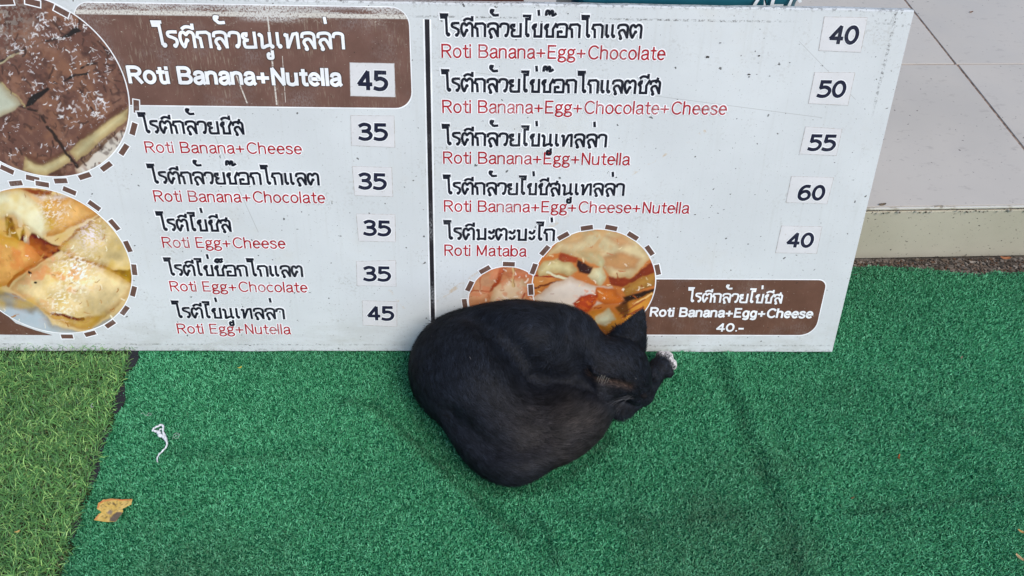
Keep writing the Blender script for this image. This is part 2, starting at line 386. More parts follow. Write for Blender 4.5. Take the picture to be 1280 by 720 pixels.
# ------------------------------------------------------------ the menu sign
sign = empty('menu_sign', label='large white printed roti menu board leaning behind the black cat', category='sign')
mw = Matrix.Identity(4)
for i in range(3):
    mw[i][0] = S_U[i]; mw[i][1] = S_V[i]; mw[i][2] = S_N[i]; mw[i][3] = S_O[i]
sign.matrix_world = mw
BL_, BH, TK = 1.46, S_H, .014
def build_board():
    # front face and edges, with the slightly uneven outline of a wrapped board
    n = 60; xs = np.linspace(-BL_, 0, n+1)
    jb = (fbm(xs*9, xs*0+3, 5)-.5)*.003; jt = (fbm(xs*11, xs*0+8, 9)-.5)*.003
    V = []; e = .0018
    for i, x in enumerate(xs):
        xx = x
        V += [(xx, jb[i]+e, 0), (xx, BH+jt[i]-e, 0), (xx, BH+jt[i], -e), (xx, BH+jt[i], -TK), (xx, jb[i], -TK), (xx, jb[i], -e)]
    Fc = []
    for i in range(n):
        for k in range(6):
            l = (k+1) % 6; Fc.append((i*6+k, i*6+6+k, i*6+6+l, i*6+l))
    Fc.append(tuple(n*6+k for k in range(6))); Fc.append(tuple(5-k for k in range(6)))
    return mesh('board', V, Fc, M_BOARD, sign)
build_board()
def poly_px(name, pts, mat, z, parent=sign, grow=0.0, **t):
    P = np.array([on_sign(*p) for p in pts]); c = P.mean(0)
    if grow:
        d = P-c; P = c+d*(1+grow/np.linalg.norm(d, axis=1, keepdims=True))
    return mesh(name, [(p[0], p[1], z) for p in P], [tuple(range(len(P)))[::-1]], mat, parent, **t)
def rounded(x0, y0, x1, y1, rl, rr_t, rr_b, n=8):
    """rounded rectangle in the sign's own metres"""
    pts = []
    def cor(cx, cy, r, a0):
        if r <= 0: pts.append((cx, cy)); return
        for i in range(n+1):
            q = R(a0+90*i/n); pts.append((cx+r*math.cos(q), cy+r*math.sin(q)))
    cor(x1-rr_t, y1-rr_t, rr_t, 0); cor(x0+rl, y1-rl, rl, 90); cor(x0, y0, 0, 180); cor(x1-rr_b, y0+rr_b, rr_b, 270)
    return pts
def flat(name, pts, mat, z, parent=sign):
    return mesh(name, [(p[0], p[1], z) for p in pts], [tuple(range(len(pts)))], mat, parent)
a = on_sign(94, 132); b = on_sign(515, 133.5); yt = on_sign(500, 9.5)[1]
a0x = on_sign(93, 20)[0]
pan = flat('brown_panel', rounded(a0x, a[1]*.5+b[1]*.5, b[0], yt, .020, .022, .022), M_PANEL, .00018)
flat('panel_outline', rounded(a0x-.0012, a[1]*.5+b[1]*.5-.0016, b[0]+.0014, yt+.0012, .021, .023, .023), M_HALO, .00010, pan)
a = on_sign(800, 418); b = on_sign(1022, 419); c_ = on_sign(1028, 350)
pan2 = flat('brown_panel', rounded(a[0], (a[1]+b[1])/2, (b[0]+c_[0])/2+.001, on_sign(1000, 350)[1], 0, .013, .024), M_PANEL2, .00018)
flat('panel_outline', rounded(a[0], (a[1]+b[1])/2-.0016, (b[0]+c_[0])/2+.0024, on_sign(1000, 350)[1]+.0016, 0, .0138, .025), M_HALO, .00010, pan2)
# brown corner under the lower left picture
poly_px('brown_corner', [(-140, 372), (2, 388), (20, 404), (45, 413), (66, 419), (-140, 416.5)], M_PANEL2, .00018)

def divider():
    a, b = on_sign(533.8, 24), on_sign(542, 440); mb = MB()
    d = (b-a)/np.linalg.norm(b-a); nn = np.array([-d[1], d[0]])*.0030
    mb.add([(*(a+nn), .0005), (*(a-nn), .0005), (*(b-nn), .0005), (*(b+nn), .0005)], [(0, 1, 2, 3)])
    o = mb.build('divider_line', M_BLACK, sign); nn = nn*1.75; mb = MB()
    mb.add([(*(a+nn), .0003), (*(a-nn), .0003), (*(b-nn), .0003), (*(b+nn), .0003)], [(0, 1, 2, 3)])
    mb.build('divider_outline', M_HALO, o)
divider()

# --- printed food pictures: colour painted on a fine grid of the printed disc itself
def circle_fit(pts):
    P = np.array([on_sign(*p) for p in pts]); A = np.c_[2*P, np.ones(len(P))]; s = np.linalg.lstsq(A, (P**2).sum(1), rcond=None)[0]
    return s[:2], math.sqrt(s[2]+s[0]**2+s[1]**2)
class Paint:
    def __init__(s, x, y, base, seed):
        s.x = x+(fbm(x/11, y/11, seed)-.5)*5; s.y = y+(fbm(x/11, y/11, seed+50)-.5)*5; s.rx = x; s.ry = y
        s.c = np.tile(lin(*base), (len(x), 1)); s.seed = seed
    def poly(s, pts, col, soft=1.6, k=1.0, var=.25):
        P = np.array(pts, float); ins = np.zeros(len(s.x), bool); dist = np.full(len(s.x), 1e9)
        for i in range(len(P)):
            a, b = P[i], P[(i+1) % len(P)]
            c = (a[1] > s.y) != (b[1] > s.y); ins ^= c & (s.x < (b[0]-a[0])*(s.y-a[1])/(b[1]-a[1]+1e-9)+a[0])
            ab = b-a; t = np.clip(((s.x-a[0])*ab[0]+(s.y-a[1])*ab[1])/(ab@ab+1e-9), 0, 1)
            dist = np.minimum(dist, np.hypot(s.x-a[0]-ab[0]*t, s.y-a[1]-ab[1]*t))
        sd = np.where(ins, -dist, dist); m_ = (1-smooth01(sd, -soft, soft))*k; s.seed += 1
        v = 1+(fbm(s.rx/16, s.ry/16, s.seed*3, 5)-.5)*2*var*1.7
        edge = 1-.36*smooth01(-sd, 9, 0)*(sd < soft)       # browner rim
        cc = lin(*col)[None, :]*v[:, None]*np.stack([edge**.6, edge, edge**1.4], 1)
        s.c = s.c*(1-m_[:, None])+cc*m_[:, None]
    def line(s, pts, wd, col, k=1.0):
        d = np.full(len(s.x), 1e9)
        for a, b in zip(pts[:-1], pts[1:]):
            a = np.array(a, float); ab = np.array(b, float)-a; t = np.clip(((s.x-a[0])*ab[0]+(s.y-a[1])*ab[1])/(ab@ab+1e-9), 0, 1)
            d = np.minimum(d, np.hypot(s.x-a[0]-ab[0]*t, s.y-a[1]-ab[1]*t))
        m_ = (1-smooth01(d, wd*.4, wd))*k; s.c = s.c*(1-m_[:, None])+lin(*col)*m_[:, None]
    def spots(s, col, sc, lo, hi, k, ax=1.0, rot=0.0, seed=0, region=None, rad=1.0):
        c, q = math.cos(rot), math.sin(rot); u = (s.rx*c+s.ry*q)/sc; v = (-s.rx*q+s.ry*c)/sc*ax
        m_ = smooth01(fbm(u, v, seed, 3), lo, hi)*k
        if region: m_ = m_*np.exp(-(((s.rx-region[0])/rad)**2+((s.ry-region[1])/rad)**2))
        s.c = s.c*(1-m_[:, None])+lin(*col)*m_[:, None]
def _strokes(p, n, box, ang, da, lng, wd, cols, seed, clump=None):
    rr = np.random.default_rng(seed)
    for _ in range(n):
        for _t in range(12):
            x0, y0 = rr.uniform(box[0], box[2]), rr.uniform(box[1], box[3])
            if clump is None or fbm(np.array(x0/clump), np.array(y0/clump), seed, 2) > .53: break
        a0 = ang+rr.normal(0, da); l_ = rr.uniform(*lng); b0 = rr.normal(0, .7); pts = [(x0, y0)]
        for k in range(3): a0 += b0*.5; pts.append((pts[-1][0]+math.cos(a0)*l_/3, pts[-1][1]+math.sin(a0)*l_/3))
        m_ = (np.abs(p.x-x0) < l_+6) & (np.abs(p.y-y0) < l_+6)
        if not m_.any(): continue
        q = Paint.__new__(Paint); q.x, q.y, q.c = p.x[m_], p.y[m_], p.c[m_]
        q.line(pts, rr.uniform(*wd), cols[rr.integers(len(cols))], rr.uniform(.5, 1)); p.c[m_] = q.c
def _shade(p, cx, cy, rx, ry, k, rot=0.0):
    c, q = math.cos(rot), math.sin(rot); u = ((p.x-cx)*c+(p.y-cy)*q)/rx; v = (-(p.x-cx)*q+(p.y-cy)*c)/ry
    p.c = p.c*(1+k*np.exp(-(u*u+v*v)))[:, None]
Paint.strokes = _strokes; Paint.shade = _shade
def zp(sc, ox, oy, pts): return [(x/sc+ox, y/sc+oy) for x, y in pts]
t = NT('printed_photo', .42, .4); an = t.n('ShaderNodeAttribute'); an.attribute_name = 'Col'
cc = t.coord(); col = t.mix(t.ramp(t.noise(cc, 340, 2), .68, .74, 0, .5), an.outputs['Color'], (.6, .6, .57))
t.color(col); t.bump(t.noise(cc, 14, 3), .3, .0014); M_PHOTO = t.m
def inv_px(u, v):
    P = S_O[None, :]+S_U[None, :]*u[:, None]+S_V[None, :]*v[:, None]-CAM; z = P@fw
    return 640+F_PX*(P@rt)/z, 360+F_PX*(P@dn)/z
def food(pts, n, painter, z, grow=0.0):
    c, r = circle_fit(pts); r += grow
    g = np.linspace(-1, 1, n+1); U, V = np.meshgrid(g, g); U = U.ravel(); V = V.ravel()
    u = c[0]+r*U*np.sqrt(1-V*V/2); v = c[1]+r*V*np.sqrt(1-U*U/2)
    px, py = inv_px(u, v); cols = painter(px, py)
    i = np.arange(n)[:, None]*(n+1)+np.arange(n)[None, :]; i = i.ravel()
    Fc = np.stack([i, i+1, i+n+2, i+n+1], 1)
    o = mesh('food_picture', np.stack([u, v, np.full_like(u, z)], 1), Fc, M_PHOTO, sign, cols=np.clip(cols, 0, 1))
    q = np.arange(96)*2*math.pi/96; rr = r+.0016
    flat('picture_outline', [(c[0]+rr*math.cos(k), c[1]+rr*math.sin(k)) for k in q], M_HALO, z-.00004, o)
    return c, r, o
def paint1(x, y):
    p = Paint(x, y, (108, 74, 62), 11); Z = lambda *q: zp(3.13, 0, 0, q)
    p.spots((140, 98, 74), 22, .45, .75, .8, seed=3)
    p.poly(Z((500,470),(400,550),(290,660),(330,720),(520,640)), (214,206,192), var=.08)
    p.poly(Z((0,325),(85,410),(60,430),(0,458),(-80,450),(-80,330)), (190,194,172), var=.1)
    p.poly(Z((300,560),(350,520),(420,470),(500,415),(500,468),(400,545),(300,632),(272,592)), (186,174,128), var=.2)
    p.poly(Z((95,615),(165,640),(265,590),(272,632),(180,690),(90,668)), (190,178,130), var=.2)
    p.poly(Z((180,688),(240,645),(262,650),(255,690)), (96,66,52))
    p.poly(Z((-60,640),(60,655),(150,700),(-60,720)), (150,128,100))
    p.line(Z((0,238),(60,205),(110,185),(190,160),(250,142)), 1.8, (44,32,28)); p.line(Z((0,246),(50,217),(95,198)), 1.6, (186,178,140), .8)
    p.poly(Z((243,142),(300,104),(322,118),(262,142)), (38,34,34), .8, var=.1)
    p.poly(Z((100,418),(118,382),(185,346),(192,352),(132,402)), (36,32,32), .8, var=.1)
    p.line(Z((250,316),(300,294),(345,290)), 2.2, (36,30,28)); p.line(Z((318,265),(378,250)), 2, (46,34,30))
    p.line(Z((400,300),(450,330),(480,372)), 1.5, (70,48,42), .7); p.line(Z((330,330),(370,400),(390,440)), 1.3, (72,50,44), .6); p.line(Z((80,420),(150,436),(190,500),(240,570),(280,628),(300,655)), 2.2, (48,34,28)); p.line(Z((0,322),(60,375),(100,415)), 1.7, (176,160,110), .9)
    p.line(Z((300,655),(400,565),(498,475)), 3.5, (112,80,56), .9); p.line(Z((120,60),(200,90),(290,140)), 1.6, (70,48,40), .7)
    p.spots((72, 48, 42), 9, .55, .75, .65, 1.6, .7, 21); p.spots((146, 108, 88), 13, .52, .75, .6, 1.4, .7, 24)
    Wh = [(232, 230, 232), (214, 208, 208), (196, 184, 180), (240, 238, 234)]; Dk = [(58, 38, 34), (74, 50, 42)]
    p.strokes(150, (-20, 16, 158, 205), .8, .6, (4, 16), (.8, 2.2), Dk, 5); p.strokes(60, (-20, 16, 158, 205), .8, .5, (5, 14), (1.2, 2.8), [(132,96,80), (124,86,70)], 15)
    p.strokes(250, (-20, 16, 158, 205), .85, .8, (1.2, 7), (.35, .85), Wh, 6, 16); p.strokes(90, (40, 16, 110, 50), .3, 1.2, (1, 5), (.45, 1.1), Wh, 7, 9)
    p.strokes(70, (-10, 30, 60, 80), .3, .7, (1, 5), (.5, 1.0), Wh, 8, 12); p.strokes(50, (60, 110, 135, 160), .9, .6, (2, 7), (.5, 1.5), Wh, 9, 9)
    p.poly(Z((0,325),(85,410),(60,430),(0,458),(-80,450),(-80,330)), (190,194,172), var=.1)
    p.poly(Z((300,560),(350,520),(420,470),(500,415),(500,468),(400,545),(300,632),(272,592)), (196,184,138), var=.25)
    p.poly(Z((95,615),(165,640),(265,590),(272,632),(180,690),(90,668)), (198,186,140), var=.25)
    p.poly(Z((300,560),(330,500),(400,460),(460,420),(500,400),(500,425),(420,475),(350,530)), (112,76,62), 2, .8); p.poly(Z((95,600),(170,625),(270,580),(262,600),(165,648),(100,625)), (108,74,60), 2, .8)
    p.poly(Z((243,142),(300,104),(322,118),(262,142)), (38,34,34), .8, var=.1); p.poly(Z((100,418),(118,378),(185,342),(192,352),(132,406)), (36,32,32), .8, var=.1)
    p.line(Z((190,500),(240,570),(280,628),(300,655)), 2.6, (48,34,28)); p.spots((150, 140, 130), 3, .48, .6, .85, 1, 0, 36, (0, 14), 40)
    return p.c*.95
def paint2(x, y):
    p = Paint(x, y, (204, 178, 128), 41); Z = lambda *q: zp(3.43, 0, 220, q)
    p.poly(Z((-90,60),(100,40),(200,70),(420,120),(420,170),(250,240),(150,200),(-90,300)), (196,160,112))
    p.poly(Z((90,55),(230,60),(220,85),(150,80)), (142,84,60)); p.poly(Z((140,82),(290,78),(300,95),(190,110)), (206,202,200), 3, .8)
    p.poly(Z((190,110),(310,90),(425,165),(260,245),(200,262)), (202,158,98))
    p.poly(Z((-90,75),(90,62),(185,135),(218,228),(180,272),(135,250),(55,168),(20,170),(-90,250)), (214,208,172), 2, 1, .12)
    p.poly(Z((20,170),(50,180),(82,272),(98,225),(112,282),(135,245),(272,312),(190,362),(130,305),(30,250)), (92,48,34))
    p.spots((214,206,176), 6, .62, .68, .9, .3, 0, 44, (26, 292), 16)
    p.poly(Z((-90,240),(60,262),(140,305),(182,352),(40,465),(-90,500)), (200,152,90))
    p.poly(Z((252,312),(330,232),(450,180),(590,300),(575,450),(480,405),(300,345)), (200,178,128))
    p.poly(Z((480,405),(560,400),(565,460),(520,445)), (120,84,54)); p.line(Z((252,312),(330,235),(430,175)), 2, (140,90,50), .7)
    p.poly(Z((-90,490),(60,500),(170,560),(230,640),(360,670),(620,520),(620,760),(-90,760)), (168,180,186), 2, 1, .08)
    p.poly(Z((-90,480),(40,500),(160,560),(140,590),(50,560),(-90,540)), (136,132,122), 4, .8)
    p.poly(Z((44,482),(100,425),(190,370),(330,338),(460,400),(566,462),(545,520),(440,612),(385,658),(330,652),(215,605),(165,558)), (212,190,142))
    p.poly(Z((190,575),(260,600),(360,610),(400,600),(440,600),(385,655),(330,652),(240,620)), (200,164,96), 2.5, .9)
    p.line(Z((225,588),(290,604),(358,612)), 2.6, (112,62,26)); p.line(Z((35,470),(70,425),(185,362)), 2.6, (150,90,46), .8); p.line(Z((300,345),(470,400),(560,455)), 2.2, (156,112,60), .8)
    p.spots((214,130,82), 13, .5, .7, .75, 1.3, .4, 47, (66, 345), 36); p.spots((206,120,70), 13, .48, .7, .7, 1, .4, 48, (30, 320), 26)
    p.spots((196,160,60), 20, .5, .8, .5, seed=49); p.spots((238,234,226), 3.2, .47, .62, .9, 1.6, -.5, 51, (96, 338), 22); p.shade(60, 255, 40, 14, .12); p.shade(125, 392, 40, 16, -.18); p.shade(20, 350, 34, 12, -.25, -.5); p.shade(95, 350, 34, 20, .14)
    p.spots((226,216,222), 2.4, .42, .58, .9, 1.6, .2, 52, (114, 294), 15); p.spots((240,236,220), 3, .52, .66, .85, 1.5, 0, 53, (78, 378), 18)
    p.spots((232,226,216), 2.6, .5, .62, .8, 1.5, -.4, 54, (66, 262), 16); p.strokes(50, (0, 235, 165, 410), .6, .6, (3, 8), (.6, 1.2), [(176,130,76), (160,112,62)], 55); p.strokes(40, (0, 235, 165, 410), .6, .6, (2, 6), (.6, 1.1), [(236,226,196)], 56)
    p.line(Z((122,411),(133,412)), 2, (50,40,30)); p.line(Z((150,456),(155,457)), 1.6, (50,40,30))
    lum = p.c.mean(1, keepdims=True); return np.clip((p.c-.42*lum.mean())*1.22+.42*lum.mean()*.98, .004, .9)*1.02
def paint3(x, y):
    p = Paint(x, y, (196, 116, 54), 71); Z = lambda *q: zp(4.571, 560, 270, q)
    p.poly(Z((440,300),(700,330),(660,372),(430,480)), (196,128,66)); p.line(Z((440,420),(650,372)), 1.6, (120,60,28)); p.line(Z((470,340),(640,350)), 1.4, (150,50,28))
    p.poly(Z((560,232),(600,170),(700,90),(900,70),(1090,130),(1160,230),(1100,300),(1040,352),(930,352),(880,290),(740,236),(640,205)), (212,192,146), 1.5, 1, .22)
    p.poly(Z((880,225),(980,205),(1100,240),(1070,302),(985,315),(900,290)), (200,138,78), 4, .8); p.poly(Z((640,130),(720,100),(800,110),(760,150),(660,170)), (206,160,104), 5, .7); p.poly(Z((900,110),(1000,110),(1060,160),(980,180)), (198,140,86), 5, .7)
    p.poly(Z((505,305),(540,262),(620,240),(700,262),(742,312),(700,345),(600,325),(520,345)), (204,190,138))
    p.poly(Z((640,205),(742,238),(735,268),(690,262),(620,248)), (168,72,36)); p.poly(Z((742,250),(830,288),(822,330),(752,322),(736,290)), (58,28,26))
    p.line(Z((565,318),(620,345),(680,358)), 1.9, (224,220,180)); p.poly(Z((800,340),(830,300),(880,290),(905,350),(870,402)), (214,212,172))
    p.poly(Z((730,205),(860,190),(895,260),(880,300),(820,262)), (208,210,166), 2, .9)
    p.poly(Z((915,348),(1040,356),(1180,250),(1190,315),(1000,402),(930,392)), (146,58,28)); p.poly(Z((1000,402),(1190,312),(1190,392),(1015,462)), (184,136,62))
    p.poly(Z((995,462),(1190,415),(1160,492),(1000,505)), (52,30,20)); p.poly(Z((960,520),(1190,432),(1140,640),(1000,640)), (214,146,54)); p.line(Z((1060,500),(1170,450)), 1.5, (232,190,120))
    p.line(Z((980,560),(1120,480)), 1.5, (170,90,40)); p.line(Z((960,600),(1110,520)), 1.6, (160,80,36))
    p.poly(Z((480,470),(600,385),(700,345),(850,400),(930,398),(1012,490),(880,502),(740,545),(560,520)), (228,216,200), 1.5, 1, .1)
    p.poly(Z((850,408),(950,410),(1012,490),(890,506),(830,480)), (206,116,44)); p.poly(Z((715,500),(760,460),(860,440),(850,490),(800,548),(745,560)), (186,74,38))
    p.poly(Z((800,545),(930,525),(1012,600),(930,660),(800,620)), (206,140,52)); p.poly(Z((838,575),(925,528),(955,590),(900,630),(840,610)), (224,222,186))
    p.poly(Z((1012,470),(960,520),(1012,590),(1040,540)), (70,38,24), 2, .8)
    p.spots((232,120,44), 6, .5, .68, .8, 1.5, .5, 73, (736, 372), 14); p.spots((206,150,90), 9, .5, .7, .6, 1, .5, 75, (745, 300), 36)
    p.strokes(30, (665, 290, 820, 410), .4, .6, (3, 9), (.7, 1.3), [(150,70,30), (190,100,50)], 77); p.strokes(36, (665, 290, 820, 410), .4, .6, (2, 6), (.6, 1.1), [(250,236,210), (240,220,170)], 78)
    return p.c*.95
def paint4(x, y):
    p = Paint(x, y, (196, 128, 84), 91); Z = lambda *q: zp(4.571, 560, 270, q)
    p.poly(Z((100,440),(190,330),(290,292),(300,330),(235,480),(90,520)), (216,160,118)); p.line(Z((130,430),(230,432)), 1.3, (176,96,60)); p.line(Z((190,350),(185,420)), 1.2, (176,96,60), .7)
    p.poly(Z((300,292),(335,300),(262,425),(232,440)), (168,76,38)); p.poly(Z((310,330),(440,290),(490,350),(430,352),(350,350)), (204,134,96))
    p.poly(Z((236,482),(262,412),(330,358),(430,356),(462,400),(440,500),(250,520)), (228,200,162), 1.5, 1, .12); p.line(Z((432,470),(442,440)), 1.8, (120,34,22))
    p.line(Z((368,285),(376,400)), 2.2, (212,180,126)); p.line(Z((374,285),(384,400)), .8, (160,116,70)); p.spots((214,120,80), 8, .5, .7, .5, seed=95)
    p.strokes(40, (585, 330, 665, 385), .9, .6, (2, 6), (.6, 1.1), [(244,228,206), (180,110,70)], 96)
    return p.c*.95
C1 = food([(160,115),(157,88),(45,222),(15,214),(100,207),(140,172),(150,70),(122,37),(60,14.5)], 230, paint1, .00024)
C2 = food([(29,233),(164,351),(102,415),(0,388),(60,238),(120,267),(152,305),(160,375),(140,400),(60,411)], 200, paint2, .00030)
C4 = food([(586,375),(588,362),(600,347),(612,338),(625,334),(638,333),(651,337)], 90, paint4, .00024)
C3 = food([(671,342),(680,318),(700,298),(730,288),(757,287),(786,297),(805,315),(817,340),(819,352),(806,390),(787,407)], 150, paint3, .00030)
def dashes(C, pts, z):
    c, r, o = C
    for p in pts:
        q = on_sign(*p); d = q-c; d = d/np.linalg.norm(d); tt = np.array([-d[1], d[0]]); a, b = (.0087, .0036); par = sign
        for nm, mt, g, zz in (('dash', M_DASH, 0, z), ('dash_outline', M_HALO, .0014, z-.00003)):
            par = mesh(nm, [(*(q+tt*s1*(a+g)+d*s2*(b+g)), zz) for s1, s2 in ((-1,-1),(1,-1),(1,1),(-1,1))], [(3,2,1,0)], mt, par)
dashes(C1, [(8,2),(41,3),(77,14),(170.5,133),(167,161),(155,187),(133,208),(106,220),(76,226),(41,223),(9,212)], .00036)
dashes(C2, [(20,229),(53,230),(87,238.5),(118,257),(143,281),(160,308),(168,337),(167,364),(156,388),(138,405),(113,417),(84,420.5)], .00042)
dashes(C4, [(636,330),(606,337),(587,357.5),(581,380)], .00036)
dashes(C3, [(681,313),(704,295),(733.5,284.7),(764,284.7),(791,295),(812,313),(822,337),(667,336),(663.5,362)], .00042)

# --- the writing
THAI = [('โรตีกล้วยชีส',(178,166),(305,167.5),15),('โรตีกล้วยช๊อกโกแลต',(189,229),(398.5,231),14.2),('โรตีไข่ชีส',(200,288),(289,289),14),
 ('โรตีไข่ช็อกโกแลต',(209.5,344),(378,345.5),13),('โรตีไข่นูเทลล่า',(219,397),(355.6,398.3),12.5),
 ('โรตีกล้วยไข่ช๊อกโกแลต',(552,45),(800.6,47.5),16.4),('โรตีกล้วยไข่ช๊อกโกแลตชีส',(553.4,114),(824,117),16),('โรตีกล้วยไข่นูเทลล่า',(554,181),(757,183.5),15.2),
 ('โรตีกล้วยไข่ชีสนูเทลล่า',(555.5,242.5),(779,244),14.2),('โรตีมะตะบะไก่',(556,299),(692,300.5),14)]
for s_, p0, p1, h in THAI:
    lettering('thai_lettering', s_, TH, p0, p1, h, M_INK, sign, .205, .11, z=.0008)
lettering('thai_lettering', 'โรตีกล้วยนูเทลล่า', TH, (196, 58.6), (430, 60.6), 19, M_HALO, sign, .21, .05, mat_print('panel_shade', (.05, .03, .025), .1), .0008)
lettering('thai_lettering', 'โรตีกล้วยไข่ชีส', TH, (859, 377), (976, 378.7), 10.6, M_HALO, sign, .20, 0, z=.0008)
LAT = [('Roti Banana+Cheese',(183.5,190.3),(377,192.3),13.6),('Roti Banana+Chocolate',(194.5,251.4),(406,253.5),13.6),('Roti Egg+Cheese',(205,309),(356.5,310.2),13),
 ('Roti Egg+Chocolate',(214.5,363.5),(384,365),12.3),('Roti Egg+Nutella',(223.5,416.3),(363,417.3),12),
 ('Roti Banana+Egg+Chocolate',(553,71.6),(830,74.6),16.6),('Roti Banana+Egg+Chocolate+Cheese',(554,140.6),(906.5,143),15.6),('Roti Banana+Egg+Nutella',(555,203.9),(786,206),14.6),
 ('Roti Banana+Egg+Cheese+Nutella',(556,264),(860,266.5),13.8),('Roti Mataba',(556.5,319),(657,320.2),13.4)]
for s_, p0, p1, h in LAT:
    lettering('lettering', s_, LT, p0, p1, h, M_RED, sign, .132, .08, z=.0008)
bold = lambda s_: s_.replace('g', 'G')
lettering('lettering', 'Roti Banana+Nutella', LT, (163.5, 103), (426, 106.5), 20, M_HALO, sign, .225, .05, bpy.data.materials['panel_shade'], .0008)
lettering('lettering', bold('Roti Banana+Egg+Cheese'), LT, (813, 394.8), (1014, 397), 10.6, M_HALO, sign, .215, 0, z=.0008)
lettering('lettering', '40.-', LT, (895, 413.6), (927, 414), 9.6, M_HALO, sign, .22, 0, z=.0008)

# --- price stickers
t = NT('sticker_paper', .38, .5); c = t.coord(); b_ = t.mix(t.ramp(t.noise(c, 40, 4), .35, .7), (.66, .665, .67), (.71, .71, .715))
t.color(t.mix(t.ramp(t.noise(c, 260, 3), .62, .72, 0, .3), b_, (.35, .3, .25))); t.bump(t.noise(c, 60, 3), .3, .0008); M_STK = t.m
t = NT('sticker_rim', .6, .3); c = t.coord(); t.color(t.mix(t.ramp(t.noise(c, 200, 3), .4, .65), (.56, .56, .56), (.42, .39, .35))); M_STKR = t.m
ST = [('45',[(437,78),(493,79),(494.5,121.5),(438,120)],(448.5,111),(482.5,112),22.5),('35',[(438,144),(493,144.5),(494,184.5),(439,182)],(449.5,174),(482.5,174.5),19.5),
 ('35',[(440,207.5),(490,209),(491.5,246),(443,244.5)],(449.5,235),(481,236),18.5),('35',[(445,267),(494,267.5),(495,302.5),(448,301.5)],(455.5,293),(486.5,294),17.5),
 ('35',[(445,326.5),(495,325),(495.5,358),(446,357)],(455.5,350),(486.5,350.5),16.8),('45',[(452.5,375.5),(496.5,376.5),(496.5,408.5),(453.5,406.5)],(460.5,399),(490.5,399.5),16.2),
 ('40',[(1030,20.6),(1084.7,21.5),(1076,65.6),(1022.8,63.4)],(1036,53.5),(1069,54.5),21.5),('50',[(1018,90),(1069,90.5),(1060,132),(1010,129.5)],(1021.5,120.5),(1053.5,121),19.5),
 ('55',[(1006.5,158),(1053,161),(1045.6,194.7),(998.8,192.5)],(1010,187),(1040.5,187.5),18.5),('60',[(989,220),(1042.5,221.5),(1034,255),(982,253)],(997,249),(1027.5,249.5),17.5),
 ('40',[(976.5,282),(1028,283),(1021,317),(969,316)],(983,308),(1013.5,308.5),17)]
for txt, q, p0, p1, h in ST:
    P = [on_sign(*p) for p in q]
    def slab(name, P, z0, z1, mat, par):
        V = [(p[0], p[1], z0) for p in P]+[(p[0], p[1], z1) for p in P]
        return mesh(name, V, [(7,6,5,4),(0,1,5,4),(1,2,6,5),(2,3,7,6),(3,0,4,7)], mat, par)
    o = slab('price_sticker', P, .0001, .0004, M_STKR, sign)
    cc_ = sum(P)/4
    slab('sticker_face', [cc_+(p-cc_)*(1-.0010/np.linalg.norm(p-cc_)) for p in P], .0004, .00048, M_STK, o)
    lettering('price_number', txt, LT, p0, p1, h, M_NUM, o, .225, .05, z=.0009)
# small nicks and screw dents in the board
t = NT('scuff', .8, .2); t.color((.06, .055, .05)); M_SCUFF = t.m
mb = MB()
for px, py, r in ((884,71,3.2),(900,53.5,1.6),(936,93,2.2),(949,69.5,1.8),(936,96,1.5),(962,95,1),(960,145,1),(943,170,.9),(987,78,1.1),(869,268,1.3),(120,190,1),(205,20,.01),(710,17,1.0),(500,22,1)):
    c2 = on_sign(px, py); k = r*.0007
    pts = [c2+np.array([math.cos(a_)*k*random.uniform(.8,2.0), math.sin(a_)*k*random.uniform(.4,1)]) for a_ in np.arange(9)*2*math.pi/9]
    mb.add([(p[0], p[1], .0006) for p in pts], [tuple(range(9))])
mb.build('nick', M_SCUFF, sign, kind='stuff')

# ------------------------------------------------------------ ground, carpet and turf
t = NT('old_concrete', .9, .2); c = t.coord()
col = t.mix(t.ramp(t.noise(c, 30, 5, .65), .35, .7), (.10, .085, .07), (.22, .19, .165))
t.color(t.mix(t.ramp(t.noise(c, 160, 4, .7), .52, .68), col, (.045, .038, .032))); t.bump(t.noise(c, 120, 5), .7, .006); M_GROUND = t.m
mesh('ground', [(-40,-40,-.012),(40,-40,-.012),(40,60,-.012),(-40,60,-.012)], [(0,1,2,3)], M_GROUND, kind='structure')

FOLDS = []; CREASE_SHADE = []
for pts, amp, wd in (([(908,448),(948,540),(990,640),(1015,730)],.0070,.015), ([(1000,520),(1030,610),(1060,730)],.0035,.022),
                     ([(440,505),(485,540),(548,604),(606,655),(640,690)],.0080,.013), ([(545,640),(590,700),(640,740)],.004,.03),
                     ([(770,565),(840,530),(905,505)],.003,.018), ([(1060,648),(1180,634),(1290,630)],.005,.012), ([(1000,600),(1120,560),(1290,540)],.005,.03),
                     ([(220,592),(330,586),(420,610)],.0045,.015), ([(700,650),(860,640),(960,700)],.006,.04), ([(200,480),(320,470),(420,455)],.004,.03), ([(850,440),(880,500),(905,600)],.004,.02), ([(1110,480),(1180,520),(1250,600)],.006,.03),
                     ([(660,640),(690,668),(700,720)],.005,.012), ([(240,640),(380,670),(480,730)],.005,.03)):
    FOLDS.append(([at_z(*p)[:2] for p in pts], amp, wd))
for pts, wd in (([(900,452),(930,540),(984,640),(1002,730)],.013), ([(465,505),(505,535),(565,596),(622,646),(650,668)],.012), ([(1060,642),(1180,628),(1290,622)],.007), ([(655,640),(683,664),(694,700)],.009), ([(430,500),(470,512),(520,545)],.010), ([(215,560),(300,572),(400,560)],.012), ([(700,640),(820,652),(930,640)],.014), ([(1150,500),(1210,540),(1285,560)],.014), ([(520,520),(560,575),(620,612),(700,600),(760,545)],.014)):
    CREASE_SHADE.append(([at_z(*p)[:2] for p in pts], wd))  # shallow dips that also carry painted shade; the last follows the cat's lower outline
